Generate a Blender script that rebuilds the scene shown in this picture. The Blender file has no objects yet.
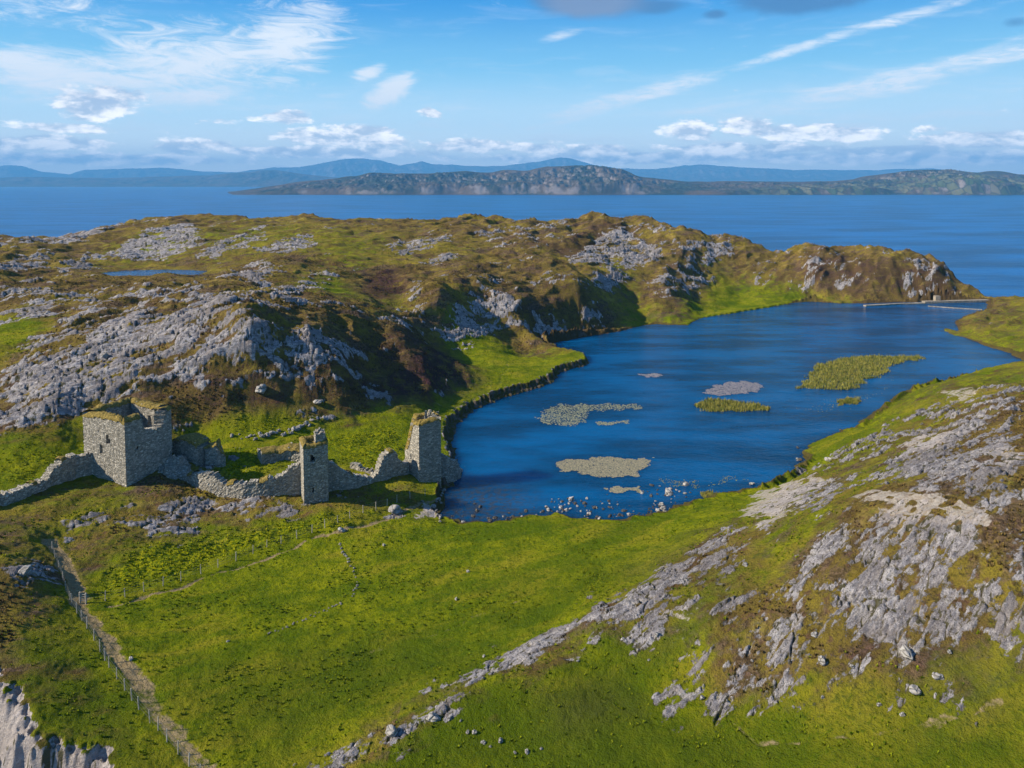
import bpy, bmesh, math, random
import numpy as np
from mathutils import Vector, noise as mnoise
R = math.radians
rnd = random.Random(7)
scene = bpy.context.scene
col = scene.collection

# ------------------------------------------------------------------ camera
CAM_H = 52.0
FPX = 720.0
PITCH = R(3.5)
VP = 181.5 + FPX * math.tan(PITCH)      # image row of the optical axis (shifted lens keeps the towers upright)
cam_d = bpy.data.cameras.new('camera')
cam = bpy.data.objects.new('camera', cam_d); col.objects.link(cam)
cam.location = (0, 0, CAM_H)
cam.rotation_euler = (math.pi / 2 - PITCH, 0, 0)
cam_d.sensor_width = 36.0
cam_d.lens = FPX / 1024 * 36.0
cam_d.shift_y = (VP - 384) / 1024
cam_d.clip_start = 0.5
cam_d.clip_end = 200000
scene.camera = cam

CP, SP = math.cos(PITCH), math.sin(PITCH)
def ray(u, v):
    a = u - 512.0; b = VP - v
    return np.array([a, FPX * CP + b * SP, -FPX * SP + b * CP])
def at(u, v, z):
    "world point seen at photo position (u, v) at height z"
    d = ray(u, v); t = (z - CAM_H) / d[2]
    return np.array([d[0] * t, d[1] * t, z])
def azel(u, v):
    d = ray(u, v)
    return math.atan2(d[0], d[1]), math.atan2(d[2], math.hypot(d[0], d[1]))

# ------------------------------------------------------------------ sun
SUN = Vector((-0.95, -0.24, 0)).normalized()
SUN_EL = R(32)
to_sun = Vector((SUN.x * math.cos(SUN_EL), SUN.y * math.cos(SUN_EL), math.sin(SUN_EL)))
sl = bpy.data.lights.new('sun', 'SUN'); so = bpy.data.objects.new('sun', sl); col.objects.link(so)
sl.energy = 5.0; sl.angle = R(0.5); sl.color = (1.0, 0.87, 0.68)
so.rotation_euler = to_sun.to_track_quat('Z', 'Y').to_euler()
so.location = (-200, 60, 300)

scene.view_settings.view_transform = 'Standard'
scene.view_settings.look = 'None'
scene.view_settings.exposure = 0.86
scene.view_settings.gamma = 1.0
scene.view_settings.use_curve_mapping = False
scene.cycles.max_bounces = 4; scene.cycles.diffuse_bounces = 2; scene.cycles.glossy_bounces = 2; scene.cycles.volume_bounces = 0

# ------------------------------------------------------------------ node helper
class NT:
    def __init__(s, tree): s.t = tree; s.n = tree.nodes; s.l = tree.links
    def new(s, typ, **kw):
        n = s.n.new(typ)
        for k, v in kw.items(): setattr(n, k, v)
        return n
    def put(s, sock, val):
        if isinstance(val, bpy.types.NodeSocket): s.l.new(val, sock)
        elif val is not None: sock.default_value = val
    def m(s, op, a, b=None, c=None, clamp=False):
        n = s.new('ShaderNodeMath', operation=op); n.use_clamp = clamp
        s.put(n.inputs[0], a)
        if b is not None: s.put(n.inputs[1], b)
        if c is not None: s.put(n.inputs[2], c)
        return n.outputs[0]
    def add(s, a, b): return s.m('ADD', a, b)
    def sub(s, a, b): return s.m('SUBTRACT', a, b)
    def mul(s, a, b): return s.m('MULTIPLY', a, b)
    def mx(s, a, b): return s.m('MAXIMUM', a, b)
    def ss(s, x, lo, hi, a=0.0, b=1.0):
        n = s.new('ShaderNodeMapRange', interpolation_type='SMOOTHSTEP')
        s.put(n.inputs['Value'], x)
        n.inputs['From Min'].default_value = lo; n.inputs['From Max'].default_value = hi
        n.inputs['To Min'].default_value = a; n.inputs['To Max'].default_value = b
        return n.outputs[0]
    def mix(s, f, a, b):
        n = s.new('ShaderNodeMix', data_type='RGBA'); n.clamp_factor = True
        s.put(n.inputs[0], f)
        for i, q in ((6, a), (7, b)):
            s.put(n.inputs[i], (q[0], q[1], q[2], 1) if isinstance(q, (tuple, list)) else q)
        return n.outputs[2]
    def noise(s, vec, scale, detail=4, rough=0.55, dist=0.0, kind=None):
        n = s.new('ShaderNodeTexNoise'); n.noise_dimensions = '3D'
        s.put(n.inputs['Vector'], vec); n.inputs['Scale'].default_value = scale
        n.inputs['Detail'].default_value = detail; n.inputs['Roughness'].default_value = rough
        n.inputs['Distortion'].default_value = dist
        return n.outputs['Fac']
    def vor(s, vec, scale, feature='F1', out='Distance', rand=1.0):
        n = s.new('ShaderNodeTexVoronoi', feature=feature)
        s.put(n.inputs['Vector'], vec); n.inputs['Scale'].default_value = scale
        n.inputs['Randomness'].default_value = rand
        return n.outputs[out]
    def map(s, vec, loc=(0, 0, 0), rot=(0, 0, 0), scale=(1, 1, 1)):
        n = s.new('ShaderNodeMapping'); s.put(n.inputs[0], vec)
        n.inputs[1].default_value = loc; n.inputs[2].default_value = rot; n.inputs[3].default_value = scale
        return n.outputs[0]
    def attr(s, name): 
        n = s.new('ShaderNodeAttribute'); n.attribute_name = name
        return n.outputs['Fac']
    def bump(s, h, dist, strength=1.0, normal=None):
        n = s.new('ShaderNodeBump'); s.put(n.inputs['Height'], h)
        n.inputs['Distance'].default_value = dist; n.inputs['Strength'].default_value = strength
        if normal is not None: s.put(n.inputs['Normal'], normal)
        return n.outputs[0]

def new_mat(name):
    m = bpy.data.materials.new(name); m.use_nodes = True
    nt = NT(m.node_tree); b = m.node_tree.nodes['Principled BSDF']
    pos = nt.new('ShaderNodeNewGeometry').outputs['Position']
    return m, nt, b, pos
def setb(b, **kw):
    for k, v in kw.items():
        k = k.replace('_', ' ')
        b.inputs[k].default_value = v

# ------------------------------------------------------------------ world: sky with clouds
def make_world():
    w = bpy.data.worlds.new('World'); scene.world = w; w.use_nodes = True
    nt = NT(w.node_tree); bg = w.node_tree.nodes['Background']
    sky = nt.new('ShaderNodeTexSky', sky_type='NISHITA')
    sky.sun_disc = False; sky.sun_elevation = SUN_EL; sky.sun_rotation = math.atan2(SUN.x, SUN.y) % (2 * math.pi)
    sky.air_density = 1.0; sky.dust_density = 0.3; sky.ozone_density = 3.0; sky.altitude = 100
    STR = 0.11
    tc = nt.new('ShaderNodeTexCoord').outputs['Generated']
    sep = nt.new('ShaderNodeSeparateXYZ'); nt.l.new(tc, sep.inputs[0])
    X, Y, Z = sep.outputs
    az = nt.m('ARCTAN2', X, Y)
    el = nt.m('ARCSINE', Z)
    cmb = nt.new('ShaderNodeCombineXYZ'); nt.l.new(az, cmb.inputs[0]); nt.l.new(el, cmb.inputs[1])
    P = cmb.outputs[0]
    def blob(u, v, ru, rv, rot=0):
        a, e = azel(u, v)
        n = nt.new('ShaderNodeMapping', vector_type='TEXTURE'); nt.l.new(P, n.inputs[0])
        n.inputs[1].default_value = (a, e, 0); n.inputs[2].default_value = (0, 0, R(rot))
        n.inputs[3].default_value = (ru / 760.0, rv / 760.0, 1)
        l = nt.new('ShaderNodeVectorMath', operation='LENGTH'); nt.l.new(n.outputs[0], l.inputs[0])
        return nt.ss(l.outputs['Value'], 0.0, 1.0, 1.0, 0.0)
    def total(lst):
        o = None
        for b in lst:
            k = nt.mul(blob(*b[:5]), b[5])
            o = k if o is None else nt.mx(o, k)
        return o
    # pale air low over the sea, deeper blue overhead
    k = 1.0 / STR
    def stop(c0, c1, lo, hi): return nt.mix(nt.ss(el, R(lo), R(hi)), c0, c1)
    K = lambda *v: tuple(x * k for x in v)
    low = stop(K(1.0, .96, .80), K(.46, .60, .66), .3, 4.8)
    low = nt.mix(nt.ss(el, R(3.5), R(9.5)), low, K(.16, .385, .56))
    low = nt.mix(nt.ss(el, R(7.5), R(15)), low, K(.022, .19, .46))
    skyc = nt.new('ShaderNodeMix', data_type='RGBA', blend_type='MULTIPLY'); skyc.inputs[0].default_value = 1
    nt.l.new(sky.outputs[0], skyc.inputs[6]); skyc.inputs[7].default_value = (.56, .80, 1.0, 1)
    c = nt.mix(nt.ss(el, R(15), R(32)), low, skyc.outputs[2])
    # cirrus
    warp = nt.map(P, rot=(0, 0, R(-14)), scale=(4, 26, 1))
    n1 = nt.noise(warp, 2.2, 7, 0.62, 0.7)
    warp2 = nt.map(P, rot=(0, 0, R(38)), scale=(6, 24, 1))
    n2 = nt.noise(warp2, 2.2, 8, 0.70, 1.2)
    left = total([(190, 62, 190, 62, 8, 1.0), (50, 72, 130, 42, -3, 1.05), (285, 42, 110, 75, 30, .95), (60, 10, 150, 40, 0, .55),
                  (388, 93, 56, 22, 33, 1.3), (368, 73, 34, 14, 20, 1.1), (30, 62, 130, 30, -3, 1.0), (190, 95, 120, 26, 10, .9), (490, 10, 60, 20, 20, .35)])
    right = total([(900, 80, 320, 24, 11, 1.12), (720, 107, 150, 12, 7, .7), (640, 95, 200, 17, 13, 1.15), (560, 122, 120, 8, 12, .8), (1000, 45, 60, 10, 14, .8), (560, 36, 50, 12, 12, .8),
                   (800, 48, 150, 11, 15, 1.0), (920, 12, 150, 12, 13, .95), (900, 118, 260, 22, 4, .75), (960, 60, 120, 16, 12, .6)])
    cl = nt.ss(nt.add(nt.mul(left, 0.56), nt.mul(n2, 1.15)), 0.72, 1.20)
    cr = nt.ss(nt.add(nt.mul(right, 0.60), nt.mul(n1, 1.0)), 0.70, 1.22)
    nf = nt.noise(nt.map(P, rot=(0, 0, R(-17)), scale=(14, 60, 1)), 2.0, 6, 0.7, 1.0)
    cr = nt.mul(cr, nt.ss(nf, .30, .62, .25, 1.0))
    thin = nt.mul(nt.ss(n1, 0.48, 0.75), nt.ss(el, R(2), R(10), 0.6, 0.15))
    cir = nt.mx(nt.mx(nt.mul(cl, .95), nt.mul(cr, .95)), thin)
    c = nt.mix(cir, c, (0.56 * k, 0.59 * k, 0.62 * k))
    # cumulus in a row over the far shore
    cm = nt.map(P, scale=(1, 2.3, 1))
    def puff(off):
        v = nt.map(cm, loc=off)
        return nt.noise(v, 24, 8, 0.60, 0.2)
    p0, p1 = puff((0, 0, 0)), puff((0.008, -0.018, 0))
    cum = total([(95, 104, 66, 27, 4, .95), (120, 95, 40, 20, 0, .8), (283, 117, 44, 15, 0, .9), (208, 121, 34, 10, 0, .65), (345, 139, 130, 17, -3, 1.08), (45, 143, 90, 14, 0, .98),
                 (190, 146, 75, 14, 0, .95), (431, 113, 26, 10, -10, .85), (690, 131, 52, 19, 0, 1.05), (745, 128, 50, 20, 0, 1.02), (820, 134, 100, 16, -3, 1.08), (530, 148, 60, 12, 0, .85),
                 (470, 146, 90, 14, 0, .95), (600, 150, 90, 13, 0, .9), (970, 140, 95, 15, 0, .98), (930, 128, 26, 9, 0, .7), (890, 150, 120, 11, 0, .95), (100, 159, 240, 11, 0, 1.0), (330, 152, 200, 12, 0, .95), (640, 158, 340, 13, 0, 1.0), (930, 158, 200, 12, 0, 1.0), (60, 128, 90, 9, 0, .75), (360, 130, 70, 12, 0, .85), (760, 148, 200, 10, 0, .95)])
    dens = nt.add(nt.mul(cum, 0.62), nt.mul(p0, 1.15))
    mask = nt.ss(dens, 0.76, 0.97)
    lit = nt.ss(nt.sub(p0, p1), -0.14, 0.17)
    low2 = nt.ss(dens, 1.0, 1.35, 0.0, 0.5)
    hi = nt.ss(el, R(2.6), R(7.5))
    shade = nt.mix(nt.m('SUBTRACT', lit, nt.mul(low2, 0.5), clamp=True), nt.mix(hi, K(.50, .53, .56), K(.25, .32, .44)), nt.mix(hi, K(1.35, 1.22, 1.05), K(.66, .64, .62)))
    c = nt.mix(nt.mul(mask, 0.90), c, shade)
    # two darker clouds at the top of the view
    dk = total([(590, -2, 115, 34, -2, 1.15), (655, 6, 70, 16, 0, .8), (715, 14, 22, 9, 0, .8), (800, -2, 100, 26, 0, 1.15), (1015, 22, 20, 10, 0, .6)])
    dn = nt.noise(nt.map(P, scale=(1, 1.8, 1)), 13, 6, 0.6, 0.3)
    dm = nt.ss(nt.add(nt.mul(dk, 0.7), nt.mul(dn, 0.55)), 0.42, 0.80)
    c = nt.mix(nt.mul(dm, .85), c, nt.mix(nt.ss(blob(590, 0, 85, 40, 0), 0, .8), (0.05 * k, 0.135 * k, 0.28 * k), (0.14 * k, 0.18 * k, 0.27 * k)))
    nt.l.new(c, bg.inputs[0]); bg.inputs[1].default_value = STR
make_world()
# ------------------------------------------------------------------ numeric noise
def h2(ix, iy, seed):
    ix = ix.astype(np.int64).astype(np.uint32); iy = iy.astype(np.int64).astype(np.uint32)
    h = ix * np.uint32(374761393) + iy * np.uint32(668265263) + np.uint32((seed * 974634777) & 0xffffffff)
    h = (h ^ (h >> np.uint32(13))) * np.uint32(1274126177)
    h = (h ^ (h >> np.uint32(16))) * np.uint32(2246822519)
    return h ^ (h >> np.uint32(15))
def h2f(ix, iy, seed): return h2(ix, iy, seed).astype(np.float32) * np.float32(1 / 4294967296.0)
_ang = np.linspace(0, 2 * np.pi, 256, endpoint=False)
GX, GY = np.cos(_ang).astype(np.float32), np.sin(_ang).astype(np.float32)
def pn(x, y, seed=0):
    fx = np.floor(x); fy = np.floor(y)
    dx = (x - fx).astype(np.float32); dy = (y - fy).astype(np.float32)
    def g(ox, oy):
        i = (h2(fx + ox, fy + oy, seed) & np.uint32(255)).astype(np.int32)
        return GX[i] * (dx - ox) + GY[i] * (dy - oy)
    sx = dx * dx * dx * (dx * (dx * 6 - 15) + 10); sy = dy * dy * dy * (dy * (dy * 6 - 15) + 10)
    a = g(0, 0); b = g(1, 0); c = g(0, 1); d = g(1, 1)
    a = a + (b - a) * sx; c = c + (d - c) * sx
    return (a + (c - a) * sy) * 1.5
def fbm(x, y, octs, seed=0, gain=0.5):
    o = 0; a = 1.0; t = 0
    for i in range(octs):
        o = o + a * pn(x * 2 ** i + 13.7 * i, y * 2 ** i - 7.3 * i, seed + i); t += a; a *= gain
    return o / t
def worley(x, y, seed=0):
    fx = np.floor(x); fy = np.floor(y)
    F1 = np.full(x.shape, 9., np.float32); F2 = F1.copy(); ID = np.zeros(x.shape, np.float32); IE = ID.copy(); DX = ID.copy(); DY = ID.copy()
    for ox in (-1, 0, 1):
        for oy in (-1, 0, 1):
            cx = fx + ox; cy = fy + oy
            r1 = h2f(cx, cy, seed); r2 = h2f(cx, cy, seed + 77)
            ddx = (x - cx - r1).astype(np.float32); ddy = (y - cy - r2).astype(np.float32)
            d = np.sqrt(ddx ** 2 + ddy ** 2)
            near = d < F1
            F2 = np.where(near, F1, np.minimum(F2, d))
            F1 = np.where(near, d, F1); ID = np.where(near, r1, ID); IE = np.where(near, r2, IE)
            DX = np.where(near, ddx, DX); DY = np.where(near, ddy, DY)
    return F1, F2, ID, IE, DX, DY
def sstep(a, b, x):
    t = np.clip((x - a) / (b - a), 0, 1); return t * t * (3 - 2 * t)

# ------------------------------------------------------------------ terrain control points: photo u, v, height, greenness (0 heath .. 1 meadow)
CTRL = [
 # round the castle
 (0,500,7.5,.6),(60,482,7,.7),(100,474,6.6,.6),(126,489,6,.6),(170,490,5.4,.4),(210,490,4.6,.35),(250,497,4.2,.4),(312,505,3.6,.5),(350,490,3.2,.5),
 (386,486,2.5,.6),(420,484,1.9,.7),(440,486,1.3,.7),(60,535,4.9,.6),(120,543,4.2,.5),(200,527,3.0,.5),(300,522,2.7,.7),(380,512,1.9,.7),(430,505,1.0,.6),
 (60,515,6.2,.5),(0,540,7.2,.5),(25,570,7.4,.45),(20,620,7.0,.45),(45,650,6.6,.6),(70,640,5.9,.7),(110,705,5.3,.75),(150,750,5,.8),(60,690,6.2,.7),(20,670,7.2,.6),(62,575,4.6,.5),
 # pasture
 (90,600,4.2,.95),(150,590,3.4,1),(200,565,2.7,1),(300,560,2.1,1),(400,535,1.5,1),(480,535,1.2,1),(560,535,1.4,1),(640,540,2.2,.9),(150,650,4.1,.95),(250,640,3.0,1),(350,625,2.5,1),
 (450,610,2.3,1),(540,590,2.8,1),(600,570,3.4,.9),(200,720,4.4,1),(300,710,3.7,1),(380,690,3.6,1),(220,768,4.6,1),(320,766,4.6,.9),(470,655,3.4,.9),
 # behind the castle
 (0,470,8.6,.9),(50,450,8.9,.8),(85,438,8.4,.8),(200,432,7.4,.9),(280,425,6.8,.95),(350,440,4.2,1),(380,412,5.2,.7),(440,400,3.6,.8),(425,430,2.6,1),(330,412,7,.6),(400,450,2.6,1),(290,455,5.4,.9),
 (240,462,5.6,.9),(205,462,5.9,.6),(180,450,7,.6),
 (445,425,1.7,.9),(470,400,1.7,.95),(520,387,1.5,.95),(550,372,1.7,.95),(580,360,1.5,.95),(520,368,2.4,.9),(500,350,3.0,.9),(470,370,4.5,.6),(450,345,5.5,.8),
 # left hill
 (0,420,11.5,.3),(0,385,14.5,.2),(0,340,19,.8),(20,335,19.2,.95),(50,330,19.5,.5),(0,300,21.5,.2),(60,395,14,.1),(100,400,12.8,.1),(100,350,19,.15),(50,365,17,.1),(150,325,22,.15),(200,300,24.0,.2),(260,297,23.8,.2),
 (200,380,15,.1),(250,378,14.2,.1),(300,380,13.2,.1),(340,375,12.8,.1),(300,300,22.6,.25),(350,310,20.0,.25),(400,335,14.5,.2),(380,370,10.3,.1),(440,362,7.4,.2),(430,385,6.4,.3),(200,415,9.6,.3),(120,422,10.2,.4),
 (300,405,8.3,.15),(350,395,8.6,.1),(250,340,21,.1),(320,340,18.4,.1),
 # plateau, pond and rear hills
 (100,288,22.6,.3),(200,285,23.3,.3),(60,275,23.0,.3),(150,264,22.4,.5),(90,266,22.4,.5),(215,266,22.8,.5),(0,270,23.5,.2),(0,255,25,.2),(60,250,25,.3),(150,250,24.5,.7),(200,250,25.5,.5),
 (0,243,25.5,.1),(50,240,25,.1),(85,237,25.5,.1),(130,226,29.5,.2),(180,220,31.5,.25),(210,217,32.5,.3),(250,221,31.5,.4),(300,218,33,.4),(345,222,31.8,.4),(400,223,31,.4),(440,222,31.5,.3),(470,219,32.5,.2),
 (540,224,30.5,.1),(600,217,33,.15),(640,221,31,.15),(660,228,28.5,.15),(690,238,25,.2),(740,243,21.5,.2),(770,258,15.5,.3),
 (150,238,27.8,.6),(230,240,28,.6),(300,240,28,.6),(350,245,26.5,.6),(300,262,24.8,.4),(350,262,23.5,.6),(340,290,20.5,.8),(400,250,24.5,.5),
 # middle ground
 (400,305,15.0,.6),(380,290,18.3,.4),(350,278,20.4,.4),(400,275,20,.4),(430,340,7.5,.3),(425,318,13,.35),(440,298,17,.3),(470,280,19,.3),(450,260,22,.5),(510,285,16,.25),(520,345,1.8,.3),(500,325,7,.2),(520,305,12,.2),
 (570,320,5.5,.2),(600,332,1.0,.3),(570,295,13,.25),(550,255,21,.3),(500,245,24.5,.4),(620,270,15.5,.6),(600,285,13.5,.3),(640,318,1.5,.7),(630,300,6.5,.5),(640,240,23.5,.2),(600,245,22.5,.2),(570,262,19,.4),
 (700,262,15.5,.5),(735,262,14.5,.3),(720,292,4.5,.8),(700,312,1.2,.8),(665,296,7.5,.3),(685,272,12.8,.2),(705,282,8.0,.4),(740,290,4,.7),(760,300,1.6,.8),(800,290,4.2,.7),(770,285,6,.6),(785,265,13.2,.2),
 (840,253,18,.15),(810,262,15.3,.15),(865,262,15.3,.15),(840,280,8.5,.2),(840,297,1.6,.5),(895,262,15.6,.15),(930,262,15.2,.15),(950,277,9.5,.1),(900,285,6.5,.15),(900,298,1.2,.3),(970,290,4,.2),
 # far right meadow
 (1000,300,1.4,.5),(1024,299,1.8,.5),(1010,320,1.5,.55),(1024,345,1.5,.7),(960,322,1.1,.5),(1100,315,3,.8),(1100,340,3,.8),(1180,325,6,.6),
 # near right ridge
 (810,452,0.8,.85),(850,430,1.4,.8),(890,402,1.9,.7),(940,383,4.5,.7),(1000,371,7.6,.65),(1030,366,8.6,.65),(900,430,7,.6),(960,420,12,.5),(1024,405,15,.4),(1024,435,19,.2),(960,455,18,.2),(900,470,15,.5),
 (850,480,10.5,.4),(800,485,6.2,.4),(750,500,2.8,.8),(850,452,5.2,.7),(1024,475,20.5,.15),(950,510,19,.15),(880,512,17.5,.15),(800,530,13,.5),(750,532,9.6,.35),(720,542,8.6,.25),(700,562,8.6,.25),
 (650,592,8.0,.25),(600,622,7.4,.25),(550,652,6.6,.3),(500,680,6.1,.4),(450,702,5.7,.5),(395,728,5.4,.4),(640,570,4.6,.8),(700,520,4.0,.8),(670,530,2.8,.85),(560,625,4.6,.7),(500,655,4.6,.7),(620,598,6.0,.5),
 (1024,560,18.4,.2),(1024,620,15.8,.2),(1024,700,12.6,.7),(1024,768,11,.95),(900,570,15.2,.15),(900,640,12.6,.15),(960,600,15.2,.2),(900,700,10.6,.6),(900,768,9.4,1),(810,590,12.6,.2),(780,650,9.6,.15),(750,700,7.6,.35),(760,730,7,.9),(700,768,6.2,1),
 (720,620,9.8,.4),(690,650,8,.6),(640,680,6.3,.9),(600,700,5.9,.95),(700,715,6.5,.6),(600,665,6.4,.9),(520,735,5.3,.95),(450,768,5.1,.95),(560,768,5.4,1),(650,620,8.1,.4),(760,560,11,.5),(690,600,8.9,.5),
]
# anchors outside the frame
WORLD_ANCH = [(-420,480,20,.2),(-420,300,22,.2),(-300,180,18,.3),(-200,130,12,.4),(-160,90,9,.5),(-120,60,8,.5),(420,330,12,.5),(300,200,22,.4),(200,120,22,.3),(140,80,20,.3),(100,45,14,.6),(60,20,8,.8),(0,20,6,.9),(0,-60,6,.9),(-60,20,6,.8),
              (150,480,10,.3),(0,560,18,.3),(-300,560,18,.3),(380,450,8,.5),(480,500,8,.5)]
C = np.array([[*at(u, v, z), g] for u, v, z, g in CTRL] + [list(a) for a in WORLD_ANCH])
GX0, GY0, GW, GH = -430, -70, 920, 700
gx = np.arange(GX0, GX0 + GW + 1, dtype=np.float64); gy = np.arange(GY0, GY0 + GH + 1, dtype=np.float64)
# scaled coordinates: far points are spread out more, so smooth with a kernel that grows with distance
def warp(x, y):
    r = np.sqrt(x * x + y * y) + 1e-6
    k = np.log(1 + r / 60.0) * 60.0 / r
    return x * k, y * k
def solve_rbf():
    wx, wy = warp(C[:, 0], C[:, 1])
    d = np.sqrt((wx[:, None] - wx) ** 2 + (wy[:, None] - wy) ** 2 + 1.5 ** 2)
    n = len(wx); A = np.zeros((n + 1, n + 1)); A[:n, :n] = -d - np.eye(n) * -0.15; A[n, :n] = 1; A[:n, n] = 1
    rhs = np.zeros((n + 1, 2)); rhs[:n, 0] = C[:, 2]; rhs[:n, 1] = C[:, 3]
    S = np.linalg.solve(A, rhs)
    qx, qy = warp(*np.meshgrid(gx, gy))
    out = np.zeros((2,) + qx.shape)
    for r0 in range(0, qx.shape[0], 40):
        dx = qx[r0:r0 + 40, :, None] - wx; dy = qy[r0:r0 + 40, :, None] - wy
        K = -np.sqrt(dx * dx + dy * dy + 2.25).astype(np.float32)
        o = K @ S[:n].astype(np.float32) + S[n]
        out[0, r0:r0 + 40] = o[..., 0]; out[1, r0:r0 + 40] = o[..., 1]
    return out
BH, BG = solve_rbf()
BG = np.clip(BG, 0, 1)
def bil(A, x, y):
    fx = np.clip(x - GX0, 0, GW - 1.001); fy = np.clip(y - GY0, 0, GH - 1.001)
    ix = fx.astype(np.int32); iy = fy.astype(np.int32); fx = (fx - ix).astype(np.float32); fy = (fy - iy).astype(np.float32)
    A = A.astype(np.float32) if A.dtype != np.float32 else A
    a = A[iy, ix]; b = A[iy, ix + 1]; c = A[iy + 1, ix]; d = A[iy + 1, ix + 1]
    return (a + (b - a) * fx) * (1 - fy) + (c + (d - c) * fx) * fy
def seg_dist(P, X, Y, closed=True):
    D = np.full(X.shape, 1e9); n = len(P)
    for i in range(n if closed else n - 1):
        ax, ay = P[i]; bx, by = P[(i + 1) % n]
        ex, ey = bx - ax, by - ay; L = ex * ex + ey * ey + 1e-12
        t = np.clip(((X - ax) * ex + (Y - ay) * ey) / L, 0, 1)
        D = np.minimum(D, (X - ax - t * ex) ** 2 + (Y - ay - t * ey) ** 2)
    return np.sqrt(D)
def inside(P, X, Y):
    s = np.zeros(X.shape, bool); n = len(P)
    for i in range(n):
        x1, y1 = P[i]; x2, y2 = P[(i + 1) % n]
        c = ((y1 > Y) != (y2 > Y)) & (X < (x2 - x1) * (Y - y1) / ((y2 - y1) or 1e-9) + x1)
        s ^= c
    return s
MX, MY = np.meshgrid(gx, gy)
def sdf(P, far=14.0):
    "signed distance on the coarse grid, positive inside; only worked out near the polygon"
    P = np.array(P)[:, :2]
    out = np.full(MX.shape, -far)
    x0, y0 = P.min(0) - far; x1, y1 = P.max(0) + far
    ix0 = int(np.clip(x0 - GX0, 0, GW)); ix1 = int(np.clip(x1 - GX0 + 2, 0, GW + 1)); iy0 = int(np.clip(y0 - GY0, 0, GH)); iy1 = int(np.clip(y1 - GY0 + 2, 0, GH + 1))
    sl = (slice(iy0, iy1), slice(ix0, ix1)); X, Y = MX[sl], MY[sl]
    if X.size == 0: return out
    d = seg_dist(P, X, Y); out[sl] = np.maximum(np.where(inside(P, X, Y), d, -d), -far)
    return out

LAKE_PX = [(443,518),(437,507),(440,495),(450,484),(458,474),(453,458),(449,440),(453,425),(470,411),(500,398),(530,390),(551,382),(557,373),(572,368),(592,363),(586,356),(560,351),(542,345),(575,338),(620,331),
 (655,324),(690,326),(700,319),(740,313),(770,308),(800,302),(812,301),(840,304),(870,303),(935,301),(988,301),(989,308),(984,311),(962,318),(955,322),(959,327),(958,331),(944,327),(938,329),(948,335),(965,338),(985,345),(1010,353),(1030,362),(1060,372),
 (1030,374),(1000,377),(960,382),(925,388),(905,393),(893,401),(880,410),(868,418),(858,428),(840,431),(825,436),(806,444),(800,450),(808,458),(800,468),(785,480),(762,489),(740,492),(700,500),(672,509),(655,515),(620,521),(580,519),(560,513),(530,515),(500,522),(470,525)]
LAKE = np.array([at(u, v, 0)[:2] for u, v in LAKE_PX])
SD_LAKE = sdf(LAKE, 30)
BANK = np.array([at(u, v, 0)[:2] for u, v in [(450,484),(449,440),(453,425),(470,411),(500,398),(530,390),(551,382),(557,373),(572,368),(592,363),(586,356),(560,351)]])
D_BANK = seg_dist(BANK, MX, MY, False)
BANK2 = np.array([at(u, v, 0)[:2] for u, v in [(690,326),(740,313),(800,302),(870,303)]])
D_BANK2 = seg_dist(BANK2, MX, MY, False)
POND_Z = 22.0
POND = [at(u, v, POND_Z)[:2] for u, v in [(104,273),(125,271),(165,270),(205,271),(196,275),(160,277.5),(125,278)]]
SD_POND = sdf(POND, 30)
VOID = [at(u, v, z)[:2] for u, v, z in [(-260,640,8),(-60,655,8),(-6,668,7.6),(6,678,7.4),(12,692,7.4),(18,706,7.2),(26,722,7),(50,733,6.8),(80,734,6.5),(100,740,6),(106,768,5.4),(92,800,5),(60,860,5)]] + [np.array([-15., 20.]), np.array([-15., -65.]), np.array([-425., -65.]), np.array([-425., 60.])]
SD_VOID = sdf(VOID, 40)
# the sea coast behind the skyline
SKY = [(0,243,25.5),(50,240,25),(85,237,25.5),(130,226,29.5),(180,220,31.5),(210,217,32.5),(250,221,31.5),(300,218,33),(345,222,31.8),(400,223,31),(440,222,31.5),(470,219,32.5),(540,224,30.5),(600,217,33),(640,221,31),(660,228,28.5),(690,238,25),(740,243,21.5),(770,258,15.5),(840,253,18),(895,262,15.6),(930,262,15.2),(950,277,9.5),(970,290,4),(988,298,1.5),(1030,298.5,1.8),(1100,300,2)]
COAST = [np.array([-428., 300.])]
for u, v, z in SKY:
    p = at(u, v, z)[:2]; COAST.append(p * (1 + 9.0 / np.linalg.norm(p)) if v < 285 else p * (1 + 4.0 / np.linalg.norm(p)))
COAST += [np.array([470., 330.]), np.array([488., -60.]), np.array([-428., -68.])]
SD_COAST = sdf(COAST, 60)

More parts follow.
